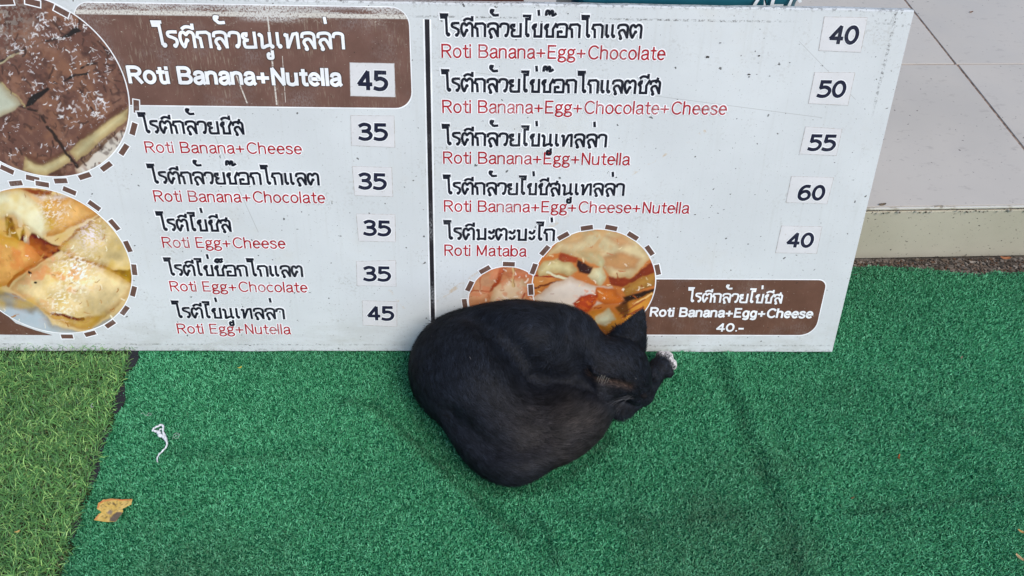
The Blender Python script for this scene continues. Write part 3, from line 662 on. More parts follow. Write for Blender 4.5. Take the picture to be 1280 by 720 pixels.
def along(x, y, P):
    d = np.full(np.shape(x), 1e9)
    for a, b in zip(P[:-1], P[1:]):
        ab = b-a; t_ = np.clip(((x-a[0])*ab[0]+(y-a[1])*ab[1])/(ab@ab), 0, 1); d = np.minimum(d, np.hypot(x-a[0]-ab[0]*t_, y-a[1]-ab[1]*t_))
    return d
def carpet_h(x, y):
    h = (fbm(x*5+3, y*5+9, 77, 3)-.5)*.006
    for P, amp, wd in FOLDS: h = h+amp*np.exp(-(along(x, y, P)/wd)**2)
    for P, wd in CREASE_SHADE: h = h-.003*np.exp(-(along(x, y, P)/wd)**2)
    return np.maximum(h, -.0046)
T0 = at_z(166, 437)[:2]; T1 = at_z(72, 728)[:2]
def turf_side(x, y):       # > 0 on the long turf, metres from its edge
    d = (T1-T0)/np.linalg.norm(T1-T0); nrm = np.array([d[1], -d[0]])
    s_ = (x-T0[0])*nrm[0]+(y-T0[1])*nrm[1]
    return s_*(1 if nrm[0] < 0 else -1)+(fbm(x*0+2, y*26, 5, 3)-.5)*.016
EDGE_PX = [(1050,334),(1068,333),(1100,332),(1130,334),(1160,336),(1190,340),(1220,342),(1250,340),(1290,341)]
EP = np.array([at_z(*p)[:2] for p in EDGE_PX])
def far_edge(x): return np.interp(x, EP[:, 0], EP[:, 1])+(fbm(x*60, x*0+1, 8, 3)-.5)*.006
X0, X1, Y0 = -.95, 1.45, .12
nx, ny = 400, 170; gx = np.linspace(X0, X1, nx+1); gt = np.linspace(0, 1, ny+1)
GX, GT = np.meshgrid(gx, gt); GY = Y0+(far_edge(GX)-Y0)*GT; GZ = -.0062+carpet_h(GX, GY)*1.0
t = NT('carpet_base', .95, .1); c = t.coord(); t.color(t.mix(t.ramp(t.noise(c, 900, 2), .4, .6), (.005, .055, .026), (.014, .15, .07))); M_CBASE = t.m
i = (np.arange(ny)[:, None]*(nx+1)+np.arange(nx)[None, :]).ravel(); Fq = np.stack([i, i+1, i+nx+2, i+nx+1], 1)
carpet = mesh('green_carpet', np.stack([GX.ravel(), GY.ravel(), GZ.ravel()], 1), Fq, M_CBASE, smooth=True, kind='structure')
def ribbons(P, side, wds, name, mat, cols, parent=None, **tg):
    """P (N,K,3) centre lines, side (N,3), wds (N,K)"""
    N, K, _ = P.shape
    A = P+side[:, None, :]*wds[:, :, None]; B = P-side[:, None, :]*wds[:, :, None]
    V = np.stack([A, B], 2).reshape(-1, 3)
    base = (np.arange(N)*2*K)[:, None]+(np.arange(K-1)*2)[None, :]; base = base.ravel()
    Fc = np.stack([base, base+1, base+3, base+2], 1)
    return mesh(name, V, Fc, mat, parent, smooth=False, cols=np.repeat(cols, 2*K, 0), **tg)
def mat_fibre(name, rough, spec, trans=0.0, gain=1.0):
    t = NT(name, rough, spec); a = t.n('ShaderNodeAttribute'); a.attribute_name = 'Col'; t.color(a.outputs['Color'])
    return t.m
M_PILE = mat_fibre('carpet_pile', .5, .35)
N = 1000000
x = rng.uniform(-.78, 1.10, N); y = rng.uniform(.28, 1.09, N)
k = (turf_side(x, y) < .004) & (y < far_edge(x)+.003) & ~((x < .40) & (y > .93)) & (x < .64+(y-.3)*.75) & (x > -.50-(y-.3)*.45)
x, y = x[k], y[k]; N = len(x); z = -.0062+carpet_h(x, y)+rng.uniform(0, .0034, N)
th = rng.uniform(0, 2*math.pi, N); ln = rng.uniform(.0026, .0050, N); lean = rng.exponential(1.1, N)+.1
nap = np.stack([np.full(N, .22), np.full(N, -.30)], 1)*(.5+fbm(x*9, y*9, 91)[:, None])
dx = np.cos(th)*lean+nap[:, 0]; dy = np.sin(th)*lean+nap[:, 1]
d1 = np.stack([dx, dy, np.ones(N)], 1)/np.sqrt(dx*dx+dy*dy+1)[:, None]
P0 = np.stack([x, y, z], 1); P1 = P0+d1*ln[:, None]
side = np.stack([-np.sin(th), np.cos(th), rng.normal(0, .3, N)], 1)
wds = np.stack([np.full(N, .00040), np.full(N, .00030)], 1)*rng.uniform(.7, 1.3, N)[:, None]
q = rng.random(N)[:, None]
lo_, mid_, hi_ = np.array([.020, .150, .064]), np.array([.062, .365, .158]), np.array([.185, .640, .350])
cols = np.where(q < .5, lo_+(mid_-lo_)*(q*2), mid_+(hi_-mid_)*(q*2-1))
big = (fbm(x*7, y*7, 33)-.5)[:, None]; grime = smooth01(fbm(x*4+40, y*4, 35), .52, .8)[:, None]
cols = cols*(1+big*.45)*np.array([1, 1, 1]); pile_shade = np.zeros(N)
for n_, (P, wd) in enumerate(CREASE_SHADE): pile_shade = np.maximum(pile_shade, (.46, 1.0, .55, .9, .8, .45, .45, .45, 1.0)[n_]*np.exp(-(along(x+(fbm(x*24, y*24, 61)-.5)*.014, y, P)/wd)**2)*(.55+.75*fbm(x*11, y*11, 62)))
cols = cols*(1-.50*pile_shade[:, None]*(.5+.8*fbm(x*60, y*60, 44)[:, None]))  # shade of the creases and under the cat painted into the pile colour
cols = cols*(1-grime*.35)+np.array([.12, .15, .10])*grime*.25
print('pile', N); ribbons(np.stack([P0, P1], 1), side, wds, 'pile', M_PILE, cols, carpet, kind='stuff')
# carpet's black frayed far edge
t = NT('black_backing', .8, .2); c = t.coord(); t.color(t.mix(t.noise(c, 90, 3), (.012, .014, .018), (.035, .036, .042))); M_BACK = t.m
xs = np.linspace(X0, X1, 500); ye = far_edge(xs); w_ = .0035+.006*fbm(xs*70, xs*0, 3, 3)
V = []; Fc = []
for i in range(500):
    zz = -.0062+float(carpet_h(np.array(xs[i]), np.array(ye[i])))
    V += [(xs[i], ye[i]-.003, zz+.0012), (xs[i], ye[i]+w_[i]*.5, zz+.0018), (xs[i], ye[i]+w_[i], -.0115)]
for i in range(499):
    for j in range(2): Fc.append((3*i+j, 3*i+3+j, 3*i+4+j, 3*i+1+j))
mesh('carpet_backing', V, Fc, M_BACK, carpet)

# long bright turf at the left
t = NT('turf_base', .95, .1); c = t.coord(); t.color(t.mix(t.ramp(t.noise(c, 260, 3), .4, .65), (.012, .018, .010), (.045, .06, .02))); M_TBASE = t.m
nrow = 90; V = []; Fc = []; dd = (T0-T1)/np.linalg.norm(T1-T0); nl = np.array([-dd[1], dd[0]])
for i in range(nrow+1):
    p = T1-dd*.35+dd*(i/nrow)*1.15; yv = p[1]
    e = (fbm(np.array(2.0), np.array(yv*26), 5, 3)-.5)*.016+.002*math.sin(i*2.1)
    p = p-nl*(e-.001)
    for dist, zz in ((-.006, -.0085), (-.002, -.0012), (.006, -.0008), (.5, -.0008)):
        V.append((*(p+nl*dist), zz))
for i in range(nrow):
    for j in range(3): Fc.append((4*i+j, 4*i+j+1, 4*i+5+j, 4*i+4+j))
turf = mesh('long_pile_turf', V, Fc, M_TBASE, kind='structure')
V2 = [(v[0], v[1], v[2]-.0015) for v in V]
mb = MB()
for i in range(nrow):
    if fbm(np.array(i*.31), np.array(1.0), 6, 2) > .45:
        a, b = V[4*i+1], V[4*i+5]; ex = .001+.007*float(fbm(np.array(i*.9), np.array(4.), 12, 2)); ex2 = .001+.007*float(fbm(np.array((i+1)*.9), np.array(4.), 12, 2))
        ea = (a[0]-nl[0]*ex, a[1]-nl[1]*ex, -.0005); eb = (b[0]-nl[0]*ex2, b[1]-nl[1]*ex2, -.0005)
        mb.add([(a[0]+nl[0]*.01, a[1]+nl[1]*.01, .0016), (b[0]+nl[0]*.01, b[1]+nl[1]*.01, .0016), eb, ea], [(0, 1, 2, 3)])
mb.build('turf_backing', M_BACK, turf)
M_TURF = mat_fibre('turf_blades', .42, .45)
N = 66000; u_ = rng.uniform(-.15, .62, N); s_ = rng.uniform(0, .34, N)**1.0
x = T1[0]+dd[0]*u_+nl[0]*s_; y = T1[1]+dd[1]*u_+nl[1]*s_
k = (turf_side(x, y) > -.001) & (y < .98) & (y > .32); x, y = x[k], y[k]; N = len(x)
kind = rng.random(N); short = kind < .42
ln = np.where(short, rng.uniform(.005, .012, N), rng.uniform(.012, .023, N)); th = rng.uniform(0, 2*math.pi, N)
lean = np.where(short, rng.uniform(.4, 1.6, N), rng.uniform(.3, 1.9, N))
nap = np.array([.12, .10]); dx = np.cos(th)*lean+nap[0]; dy = np.sin(th)*lean+nap[1]
d1 = np.stack([dx*.45, dy*.45, np.ones(N)], 1); d1 /= np.linalg.norm(d1, axis=1)[:, None]
d2 = np.stack([dx*.9, dy*.9, rng.uniform(.45, .9, N)], 1); d2 /= np.linalg.norm(d2, axis=1)[:, None]
d3 = np.stack([dx*1.2, dy*1.2, rng.uniform(-.3, .5, N)], 1); d3 /= np.linalg.norm(d3, axis=1)[:, None]
fr_ = (S_O[1]-(x-S_O[0])*math.tan(-SY))-y; ln = ln*np.where(fr_ > 0, np.clip(.12+fr_/.030, .12, 1), 1)
P0 = np.stack([x, y, np.full(N, -.0012)], 1); l3 = (ln/3)[:, None]
P1 = P0+d1*l3; P2 = P1+d2*l3; P3 = P2+d3*l3
side = np.stack([-np.sin(th), np.cos(th), rng.normal(0, .25, N)], 1)
wds = np.array([.0004, .00048, .00044, .0002])[None, :]*rng.uniform(.75, 1.2, N)[:, None]
q = rng.random(N)[:, None]
cols = np.array([.040, .125, .040])*(1-q)+np.array([.135, .34, .085])*q
cols = np.where((rng.random(N) < .16)[:, None], np.array([.30, .52, .15]), cols)
cols = np.where(short[:, None], np.array([.030, .085, .035])*(1-q)+np.array([.14, .17, .07])*q, cols)
cols = cols*(.92+.44*fbm(x*14, y*14, 3)[:, None])
ribbons(np.stack([P0, P1, P2, P3], 1), side, wds, 'blades', M_TURF, cols, turf, kind='stuff')

# ------------------------------------------------------------ the tiled step behind
SD, SH, GD, GX1 = 1.04008, .10744, 1.48873, 1.01777
step = empty('tiled_step', kind='structure')
t = NT('floor_tile', .32, .45); c = t.coord()
oi = t.n('ShaderNodeObjectInfo').outputs['Random']
col = t.mix(t.ramp(t.noise(c, 2.2, 4), .3, .7), (.475, .44, .385), (.54, .50, .44))
col = t.mix(t.math('MULTIPLY', oi, .3), col, (.50, .465, .41))
col = t.mix(t.ramp(t.noise(t.scale(c, (30, 60, 1)), 1, 5, .7), .57, .68, 0, .30), col, (.27, .24, .21))
scf = t.math('MULTIPLY', t.ramp(t.noise(t.scale(c, (70, 110, 1)), 1, 3, .6), .63, .69), t.ramp(t.noise(c, 5, 2), .48, .62))
col = t.mix(t.math('MULTIPLY', scf, .35), col, (.22, .20, .19))
t.color(t.mix(t.ramp(t.noise(c, 110, 2), .70, .73, 0, .8), col, (.08, .06, .05)))
t.put(t.b.inputs['Roughness'], t.ramp(t.noise(c, 9, 4), .3, .7, .28, .5)); t.bump(t.noise(c, 9, 3), .12, .002); M_TILE = t.m
t = NT('grout', .9, .1); c = t.coord(); t.color(t.mix(t.ramp(t.noise(c, 120, 4), .4, .65), (.16, .105, .08), (.38, .28, .22))); M_GROUT = t.m
TW = .60; gap = .0028
mb = MB(); mb.box((-3.2, SD+.012, -.012), (3.4, SD+3.0, SH-.0020)); mb.build('step_core', M_GROUT, step)
tm = None
k_ = 0
for r_, (ya, yb) in enumerate(((SD+.0045, GD), (GD, GD+.6), (GD+.6, GD+1.2))):
    for cidx in range(-5, 4):
        xa = GX1+cidx*TW+(.0006 if r_ == 0 else -.002)
        mb = MB(); mb.box((-TW/2+.0024, -(yb-ya)/2+.0017, -.008), (TW/2-.0024, (yb-ya)/2-.0017, 0), .0007)
        key = 'tile_row%d' % r_
        if cidx == -5:
            proto = mb.build('tile', M_TILE, step); me_ = proto.data; o = proto
        else:
            o = bpy.data.objects.new('tile', me_); link(o, step)
        o.location = (xa+TW/2, (ya+yb)/2, SH+random.uniform(-.0002, .0002))
# riser face, with the pale trim that finishes the tile edge
t = NT('riser_tile', .55, .35); c = t.coord()
col = t.mix(t.ramp(t.noise(c, 7, 4), .3, .7), (.47, .435, .335), (.53, .49, .385))
col = t.mix(t.ramp(t.noise(t.scale(c, (1, 1, 1)), 190, 2, .5), .70, .715, 0, .9), col, (.045, .035, .03))
col = t.mix(t.ramp(t.noise(t.scale(c, (150, 150, 420)), 1, 2, .5), .69, .71, 0, .7), col, (.07, .055, .045))
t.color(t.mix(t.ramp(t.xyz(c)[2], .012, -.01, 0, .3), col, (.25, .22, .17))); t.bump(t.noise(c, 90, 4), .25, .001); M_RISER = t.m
t = NT('pale_trim', .4, .4); c = t.coord(); t.color(t.mix(t.ramp(t.noise(c, 60, 4), .5, .7), (.62, .60, .53), (.42, .38, .30))); M_TRIM = t.m
for xa, xb in ((-1.98, -.782), (-.78, .418), (.42, 1.618), (1.62, 2.8)):
    mb = MB(); mb.box((xa, SD, -.006), (xb-.0015, SD+.009, SH-.0072), .0008); mb.build('riser_panel', M_RISER, step)
mb = MB(); mb.box((-2.5, SD-.0003, SH-.0032), (2.9, SD+.0040, SH+.0004), .0006); mb.build('edge_trim', M_TRIM, step)
t = NT('groove', .9, .1); c = t.coord(); t.color(t.mix(t.ramp(t.noise(c, 80, 4), .4, .7), (.05, .035, .028), (.22, .17, .13))); M_GRV = t.m
mb = MB(); mb.box((-2.5, SD+.0030, SH-.012), (2.9, SD+.012, SH-.0034)); mb.build('groove_filler', M_GRV, step)

# debris: grit, crumbs of mortar, leaf litter in the gap by the step and on the trim
t = NT('grit', .9, .2); c = t.coord(); a = t.n('ShaderNodeAttribute'); a.attribute_name = 'Col'; t.color(a.outputs['Color']); M_GRIT = t.m
def chips(n, fx, name, pal, size, flatk=.5, **tg):
    V = []; Fc = []; C_ = []
    for j in range(n):
        p = fx(); s = random.uniform(*size); rot = Matrix.Rotation(random.uniform(0, 6.3), 3, 'Z') @ Matrix.Rotation(random.uniform(-.7, .7), 3, 'X')
        b0 = len(V); c_ = random.choice(pal); m_ = random.randint(5, 7)
        for zz, rr in ((-.5, .75), (.5, .6)):
            for q in range(m_):
                an_ = 6.283*q/m_; v = rot @ Vector((math.cos(an_)*s*rr*random.uniform(.7, 1.3), math.sin(an_)*s*.6*rr*random.uniform(.7, 1.3), zz*s*flatk))
                V.append((p[0]+v.x, p[1]+v.y, p[2]+v.z)); C_.append(np.array(c_)*random.uniform(.7, 1.2))
        for q in range(m_):
            r2 = (q+1) % m_; Fc.append((b0+q, b0+r2, b0+m_+r2, b0+m_+q))
        Fc.append(tuple(b0+m_+q for q in range(m_)))
    return mesh(name, V, Fc, M_GRIT, cols=np.array(C_), **tg)
def gp():
    x_ = random.uniform(.45, 1.35); ye_ = float(far_edge(np.array(x_))); return (x_, random.uniform(ye_, SD-.001), -.0105)
PAL = [(.09, .07, .055), (.16, .12, .09), (.05, .045, .04), (.26, .23, .2), (.12, .07, .045), (.20, .16, .13)]
chips(2200, gp, 'gritty_debris', PAL, (.0015, .0055), kind='stuff')
chips(170, lambda: (random.uniform(.5, 1.3), random.choice((SD-.0022, SD+.003)), SH-.0062+random.uniform(-.002, .001)), 'trim_crumbs', [(.10, .08, .065), (.3, .26, .2), (.4, .38, .33)], (.0008, .0034), kind='stuff')
def strands(n, fx, name, col, rad, lng, curl, mat, **tg):
    PP = []; sd_ = []; ww = []
    for j in range(n):
        p = np.array(fx()); a_ = random.uniform(0, 6.3); pts = [p]; l_ = random.uniform(*lng)
        for q in range(7):
            a_ += random.uniform(-curl, curl); pts.append(pts[-1]+np.array([math.cos(a_), math.sin(a_)*.6, random.uniform(-.15, .15)])*l_/7)
        PP.append(pts); sd_.append([0, .5, .86]); ww.append([rad]*8)
    return ribbons(np.array(PP), np.array(sd_), np.array(ww), name, mat, np.tile(np.array(col), (n, 1)), **tg)
strands(70, lambda: (random.uniform(.5, 1.3), SD-.008-random.random()*.02, -.004), 'dry_root_litter', (.06, .05, .04), .0006, (.02, .07), .7, M_GRIT, kind='stuff')

def leaf(px, py, z, sz, col, lab, name='dry_leaf_bit', rotz=0.0, cat='leaf', grp=None):
    p = at_z(px, py, z); V = []; n = 9
    o_ = []
    for q in range(n):
        a_ = 6.283*q/n; rr = sz*(.6+.4*abs(math.cos(a_)))*random.uniform(.75, 1.15)
        V.append((rr*math.cos(a_), .45*rr*math.sin(a_), .0015*math.cos(a_*2)))
    V += [(v[0]*.96, v[1]*.96, v[2]-.0005) for v in V]
    Fc = [tuple(range(n)), tuple(range(2*n-1, n-1, -1))]+[(q, n+q, n+(q+1) % n, (q+1) % n) for q in range(n)]
    o = mesh(name, V, Fc, M_GRIT, cols=np.tile(np.array(col), (2*n, 1)), loc=tuple(p), label=lab, category=cat)
    o.rotation_euler = (R(12), R(-8), rotz)
    if grp: o['group'] = grp
    return o
G = 'stray bits of leaf and crumb on the carpet'
leaf(1124, 571, .004, .0042, (.42, .10, .03), 'tiny orange crumb alone on the right side of the green carpet', rotz=1.2, grp=G)
leaf(1277, 664, .004, .0050, (.55, .32, .12), 'small orange leaf scrap at the right edge of the carpet', rotz=-.8, grp=G)
leaf(1276, 697, .004, .0062, (.60, .42, .22), 'pale tan leaf scrap in the lower right corner of the carpet', rotz=-1.0, grp=G)
leaf(300, 459, .004, .0035, (.50, .40, .06), 'tiny yellow crumb on the carpet just under the left half of the sign', rotz=.3, grp=G)
leaf(1066, 622, .003, .003, (.30, .14, .07), 'tiny brown crumb on the carpet near the long crease', rotz=.3, grp=G)
leaf(22, 664, .018, .004, (.45, .33, .12), 'tan crumb caught in the long bright turf', rotz=.3, grp=G)
leaf(1202, 447, .004, .0035, (.35, .22, .16), 'tiny reddish crumb on the carpet right of the sign', rotz=.9, grp=G)
for px, py, s, cc in ((1257, 322, .009, (.32, .13, .06)), (1103, 319.5, .006, (.10, .08, .06)), (1147, 325, .006, (.12, .09, .06)), (1216, 327, .007, (.3, .26, .22))):
    leaf(px, py, -.004, s, cc, {1257: 'rust brown dry leaf in the gap under the step, rightmost', 1103: 'dark dry leaf in the gap under the step, beside the sign', 1147: 'dark brown dry leaf in the middle of the gap under the step', 1216: 'pale curled flake lying in the gap under the step'}[px], 'dry_leaf', rotz=random.uniform(-.5, .5), grp='dry leaves in the gap below the step')
leaf(1103, 255, SH+.002, .007, (.13, .10, .07), 'dry brown crumb on the step edge beside the sign', 'dirt_crumb', cat='crumb')
leaf(1214, 14.5, SH+.002, .0055, (.17, .10, .07), 'small brown leaf lying on the floor tile near the top right', 'dry_leaf')
p = at_z(1172, 259.5, SH-.004)
leaf(1172, 258.5, SH+.0006, .0105, (.33, .29, .23), 'loose flake of mortar stuck on the pale step edge', 'mortar_flake', cat='flake')

# ------------------------------------------------------------ litter on the carpet
t = NT('white_plastic', .35, .5); c = t.coord(); t.color(t.mix(t.ramp(t.noise(c, 180, 3), .4, .7), (.80, .82, .84), (.62, .65, .67))); M_WP = t.m
def tube_flat(pts, wds, name, mat, parent=None, thick=.0012, z0=.0052, **tg):
    tq = np.linspace(0, 1, len(pts)); pts = catmull(pts, 4); wds = np.interp(np.linspace(0, 1, len(pts)), tq, wds)
    P = np.array([at_z(a_, b_, z0)[:3] for a_, b_ in pts]); n = len(P); V = []; Fc = []
    for i in range(n):
        t_ = P[min(i+1, n-1)]-P[max(i-1, 0)]; t_ /= np.linalg.norm(t_); sd = np.array([-t_[1], t_[0], 0]); hh = wds[i]
        lift = np.array([0, 0, thick*(1+.8*math.sin(i*1.7))])
        V += [P[i]+sd*hh, P[i]+sd*hh*.3+lift, P[i]-sd*hh*.3+lift*.8, P[i]-sd*hh, P[i]-sd*hh*.2-lift*.2]
    for i in range(n-1):
        for k in range(5): l = (k+1) % 5; Fc.append((5*i+k, 5*i+l, 5*i+5+l, 5*i+5+k))
    return V, Fc
mb = MB()
for pts, wds in (([(197,578),(196.5,573),(199,568),(204,563),(208,558),(208.5,552),(206,548)], [.0008,.0011,.0012,.0013,.0014,.0016,.0026]),
                 ([(208,552),(205,546),(200,544),(198,540),(193,538.5),(190.5,538),(193,535),(197,533),(202,531),(204,534),(203.5,539),(206,545),(208.5,552)], [.0016,.0030,.0032,.0030,.0018,.0014,.0016,.0018,.0019,.0017,.0015,.0022,.002]),
                 ([(198,541),(200,537),(203,536)], [.0014,.0008,.0007])):
    V, Fc = tube_flat(pts, wds, '', None, z0=.006); mb.add(V, Fc)
mb.build('plastic_strip', M_WP, smooth=True, label='twisted white torn plastic strip with a loop on the carpet at left', category='plastic scrap')
t = NT('thread', .6, .3); t.color((.42, .46, .42)); M_THR = t.m
for pts, lab in (([(176,517.5),(179,516),(181,518.5),(184,519),(186,516.5),(189,517),(188,519.5),(184,519.5)], 'fine pale curled thread above the white plastic strip'),
                 ([(216,549),(217,544),(220,541.5),(223.5,542),(224,545.5),(221,548),(218,547),(221,544),(225,543.5)], 'fine pale looped thread right of the white plastic strip')):
    V, Fc = tube_flat(pts, [.00024]*len(pts), '', None, thick=.0003, z0=.0050); mb = MB(); mb.add(V, Fc)
    mb.build('thread', M_THR, label=lab, category='thread', group='pale threads on the carpet')
V, Fc = tube_flat([(116,504),(114,506),(114.5,509),(117,508)], [.0004]*4, '', None, thick=.0003, z0=.024); mb = MB(); mb.add(V, Fc)
mb.build('thread', M_THR, label='pale curl of thread caught on the long turf', category='thread')
# torn wrapper
t = NT('torn_wrapper', .45, .4); c = t.coord(); a = t.n('ShaderNodeAttribute'); a.attribute_name = 'Col'
t.color(t.mix(t.ramp(t.noise(c, 260, 3, .7), .54, .66, 0, .6), a.outputs['Color'], (.26, .19, .08))); t.bump(t.noise(c, 120, 4), .6, .002); M_WRAP = t.m
OUT = [(119,652),(124,644),(128,641),(122,637.5),(124,630),(130,625),(140,624),(154,625),(166.5,625.5),(165.5,632),(158,634.5),(154,636),(154,641),(150,646),(145,652.5),(132,653)]
OUT2 = []
for (ax, ay), (bx, by) in zip(OUT, OUT[1:]+OUT[:1]):
    for k in range(4): OUT2.append((ax+(bx-ax)*k/4+random.uniform(-.25, .25), ay+(by-ay)*k/4+random.uniform(-.25, .25)))
nW = len(OUT2); cx_, cy_ = 139.5, 638.5; V = []; Fc = []; PX = []
fr = (1, .94, .86, .76, .66, .55, .44, .33, .22, .1)
for f in fr:
    for px, py in OUT2:
        qx, qy = cx_+(px-cx_)*f, cy_+(py-cy_)*f; p_ = at_z(qx, qy, .0056)
        p_[2] += .0004+.0016*float(fbm(np.array(qx*.13), np.array(qy*.13), 4, 3))+(.0022 if qx > 155 else 0)*(qx-155)/10+max(0, 131-qx)*.00025
        V.append(p_); PX.append((qx, qy))
PX = np.array(PX); pw = Paint(PX[:, 0], PX[:, 1], (208, 174, 88), 301)
pw.x = PX[:, 0]; pw.y = PX[:, 1]
pw.spots((222, 190, 112), 5, .45, .7, .8, 1, 0, 302); pw.line([(123, 636), (125, 630), (131, 626), (140, 625), (166, 626)], 1.1, (200, 110, 64)); pw.line([(120, 652), (124, 645)], 1.0, (196, 122, 74))
pw.poly([(139, 646), (146, 640.5), (154, 641), (150, 647), (145, 653), (136, 652)], (116, 108, 100), .7, 1, .15); pw.poly([(134, 641), (138, 637.5), (141.5, 640), (139, 643.5), (135, 643)], (150, 142, 134), .5)
for a_ in ([(127,633),(130,631),(133,634)], [(134,629),(136,632),(138,629)], [(142,628),(144,632),(146,635)], [(150,629),(153,632)], [(128,646),(131,649),(134,646)], [(158,629),(160,631)], [(141,631),(145,630.5)]): pw.line(a_, .7, (96, 78, 50), .9)
cols_ = list(pw.c)
for r_ in range(len(fr)-1):
    for i in range(nW): j = (i+1) % nW; Fc.append((r_*nW+i, r_*nW+j, r_*nW+nW+j, r_*nW+nW+i))
Fc.append(tuple(range((len(fr)-1)*nW, len(fr)*nW)))
nV = len(V); V += [v-np.array([0, 0, .0006]) for v in V[:nW]]; cols_ += cols_[:nW]
for i in range(nW): j = (i+1) % nW; Fc.append((i, nV+i, nV+j, j))
wr = mesh('torn_wrapper', V, Fc, M_WRAP, cols=np.array(cols_), label='torn orange and yellow wrapper scrap on the carpet beside the turf edge', category='wrapper')

# ------------------------------------------------------------ things standing behind the sign
t = NT('teal_plastic', .38, .45); c = t.coord(); t.color(t.mix(t.ramp(t.noise(c, 9, 4), .35, .7), (.012, .10, .15), (.025, .17, .22))); t.bump(t.noise(c, 60, 3), .2, .001); M_TEAL = t.m
def top_at(px, py, ydist):   # point on the ray at distance y
    d = ray(px, py); return CAM+d*((ydist-CAM[1])/d[1])
yb = 1.003
a = top_at(713, 6, yb); b = top_at(1006, 9, yb)
box = empty('plastic_tub', (float((a[0]+b[0])/2), yb+.12, SH), label='teal plastic tub standing on the tiles behind the sign', category='tub')
hw = float(b[0]-a[0])/2; H_ = .475
def tub(name, w0, d0, w1, d1, z0, z1, th_, mat, par, n=5):
    def rr(w, d, z, r=.02):
        P = []
        for cx, cy, a0 in ((w-r, d-r, 0), (-w+r, d-r, 90), (-w+r, -d+r, 180), (w-r, -d+r, 270)):
            for i in range(n): q = R(a0+90*i/(n-1)); P.append((cx+r*math.cos(q), cy+r*math.sin(q), z))
        return P
    rings = [rr(w0, d0, z0), rr(w1, d1, z1), rr(w1-th_, d1-th_, z1), rr(w0-th_, d0-th_, z0+th_)]
    k = 4*n; V = sum(rings, []); Fc = [tuple(range(k))[::-1], tuple(range(3*k, 4*k))]
    for l in range(3):
        for i in range(k): j = (i+1) % k; Fc.append((l*k+i, l*k+j, l*k+k+j, l*k+k+i))
    return mesh(name, V, Fc, mat, par, False)
yoff = .12-.006
DY = SD+.02-(yb-.0)  # depth offset so the tub stands on the step, against the sign's back
box.location = (float((a[0]+b[0])/2), .999+.127, SH)
tub('tub_body', hw-.02, .105, hw-.004, .118, .0, .385, .004, M_TEAL, box)
tub('tub_rim', hw-.006, .121, hw, .127, .375, .40, .012, M_TEAL, box)
t = NT('tub_white', .5, .3); t.color((.75, .78, .78)); M_TW = t.m
mb = MB()
for pts in ([(-.02,0),(-.012,.028),(-.004,0)], [(.004,.028),(.004,.004),(.018,.004)], [(.026,0),(.03,.028),(.04,.01)]):
    V, Fc = ribbon2(pts, .0022); mb.add([(x_+hw-.05, -.1279, y_*.8+.3765) for x_, y_ in V], Fc)
mb.build('tub_mark', M_TW, box)
t = NT('red_wood', .55, .35); c = t.coord(); t.color(t.mix(t.noise(t.scale(c, (6, 60, 60)), 1, 4), (.07, .022, .016), (.17, .065, .045))); t.bump(t.noise(t.scale(c, (6, 90, 90)), 1, 3), .3, .001); M_RW = t.m
a = top_at(335, 1, 1.008); b = top_at(655, 3, 1.008)
cr = empty('wooden_crate', (float((a[0]+b[0])/2), 1.010+.118, SH), label='dark red wooden crate standing on the tiles behind the sign', category='crate')
hw2 = float(b[0]-a[0])/2
for sy_ in (-1, 1):
    for j in range(4):
        mb = MB(); mb.box((-hw2, sy_*.11-.008, .01+j*.105), (hw2, sy_*.11+.008, .105+j*.105), .002); mb.build('slat', M_RW, cr)
for sx_ in (-1, 1):
    for j in range(4):
        mb = MB(); mb.box((sx_*(hw2-.009)-.008, -.101, .01+j*.105), (sx_*(hw2-.009)+.008, .101, .105+j*.105), .002); mb.build('slat', M_RW, cr)
    for sy_ in (-1, 1):
        mb = MB(); mb.box((sx_*(hw2-.036)-.014, sy_*.086-.0148, 0), (sx_*(hw2-.036)+.014, sy_*.086+.0148, .43), .002); mb.build('corner_post', M_RW, cr)
mb = MB(); mb.box((-hw2+.02, -.1, .012), (hw2-.02, .1, .022)); mb.build('crate_floor', M_RW, cr)

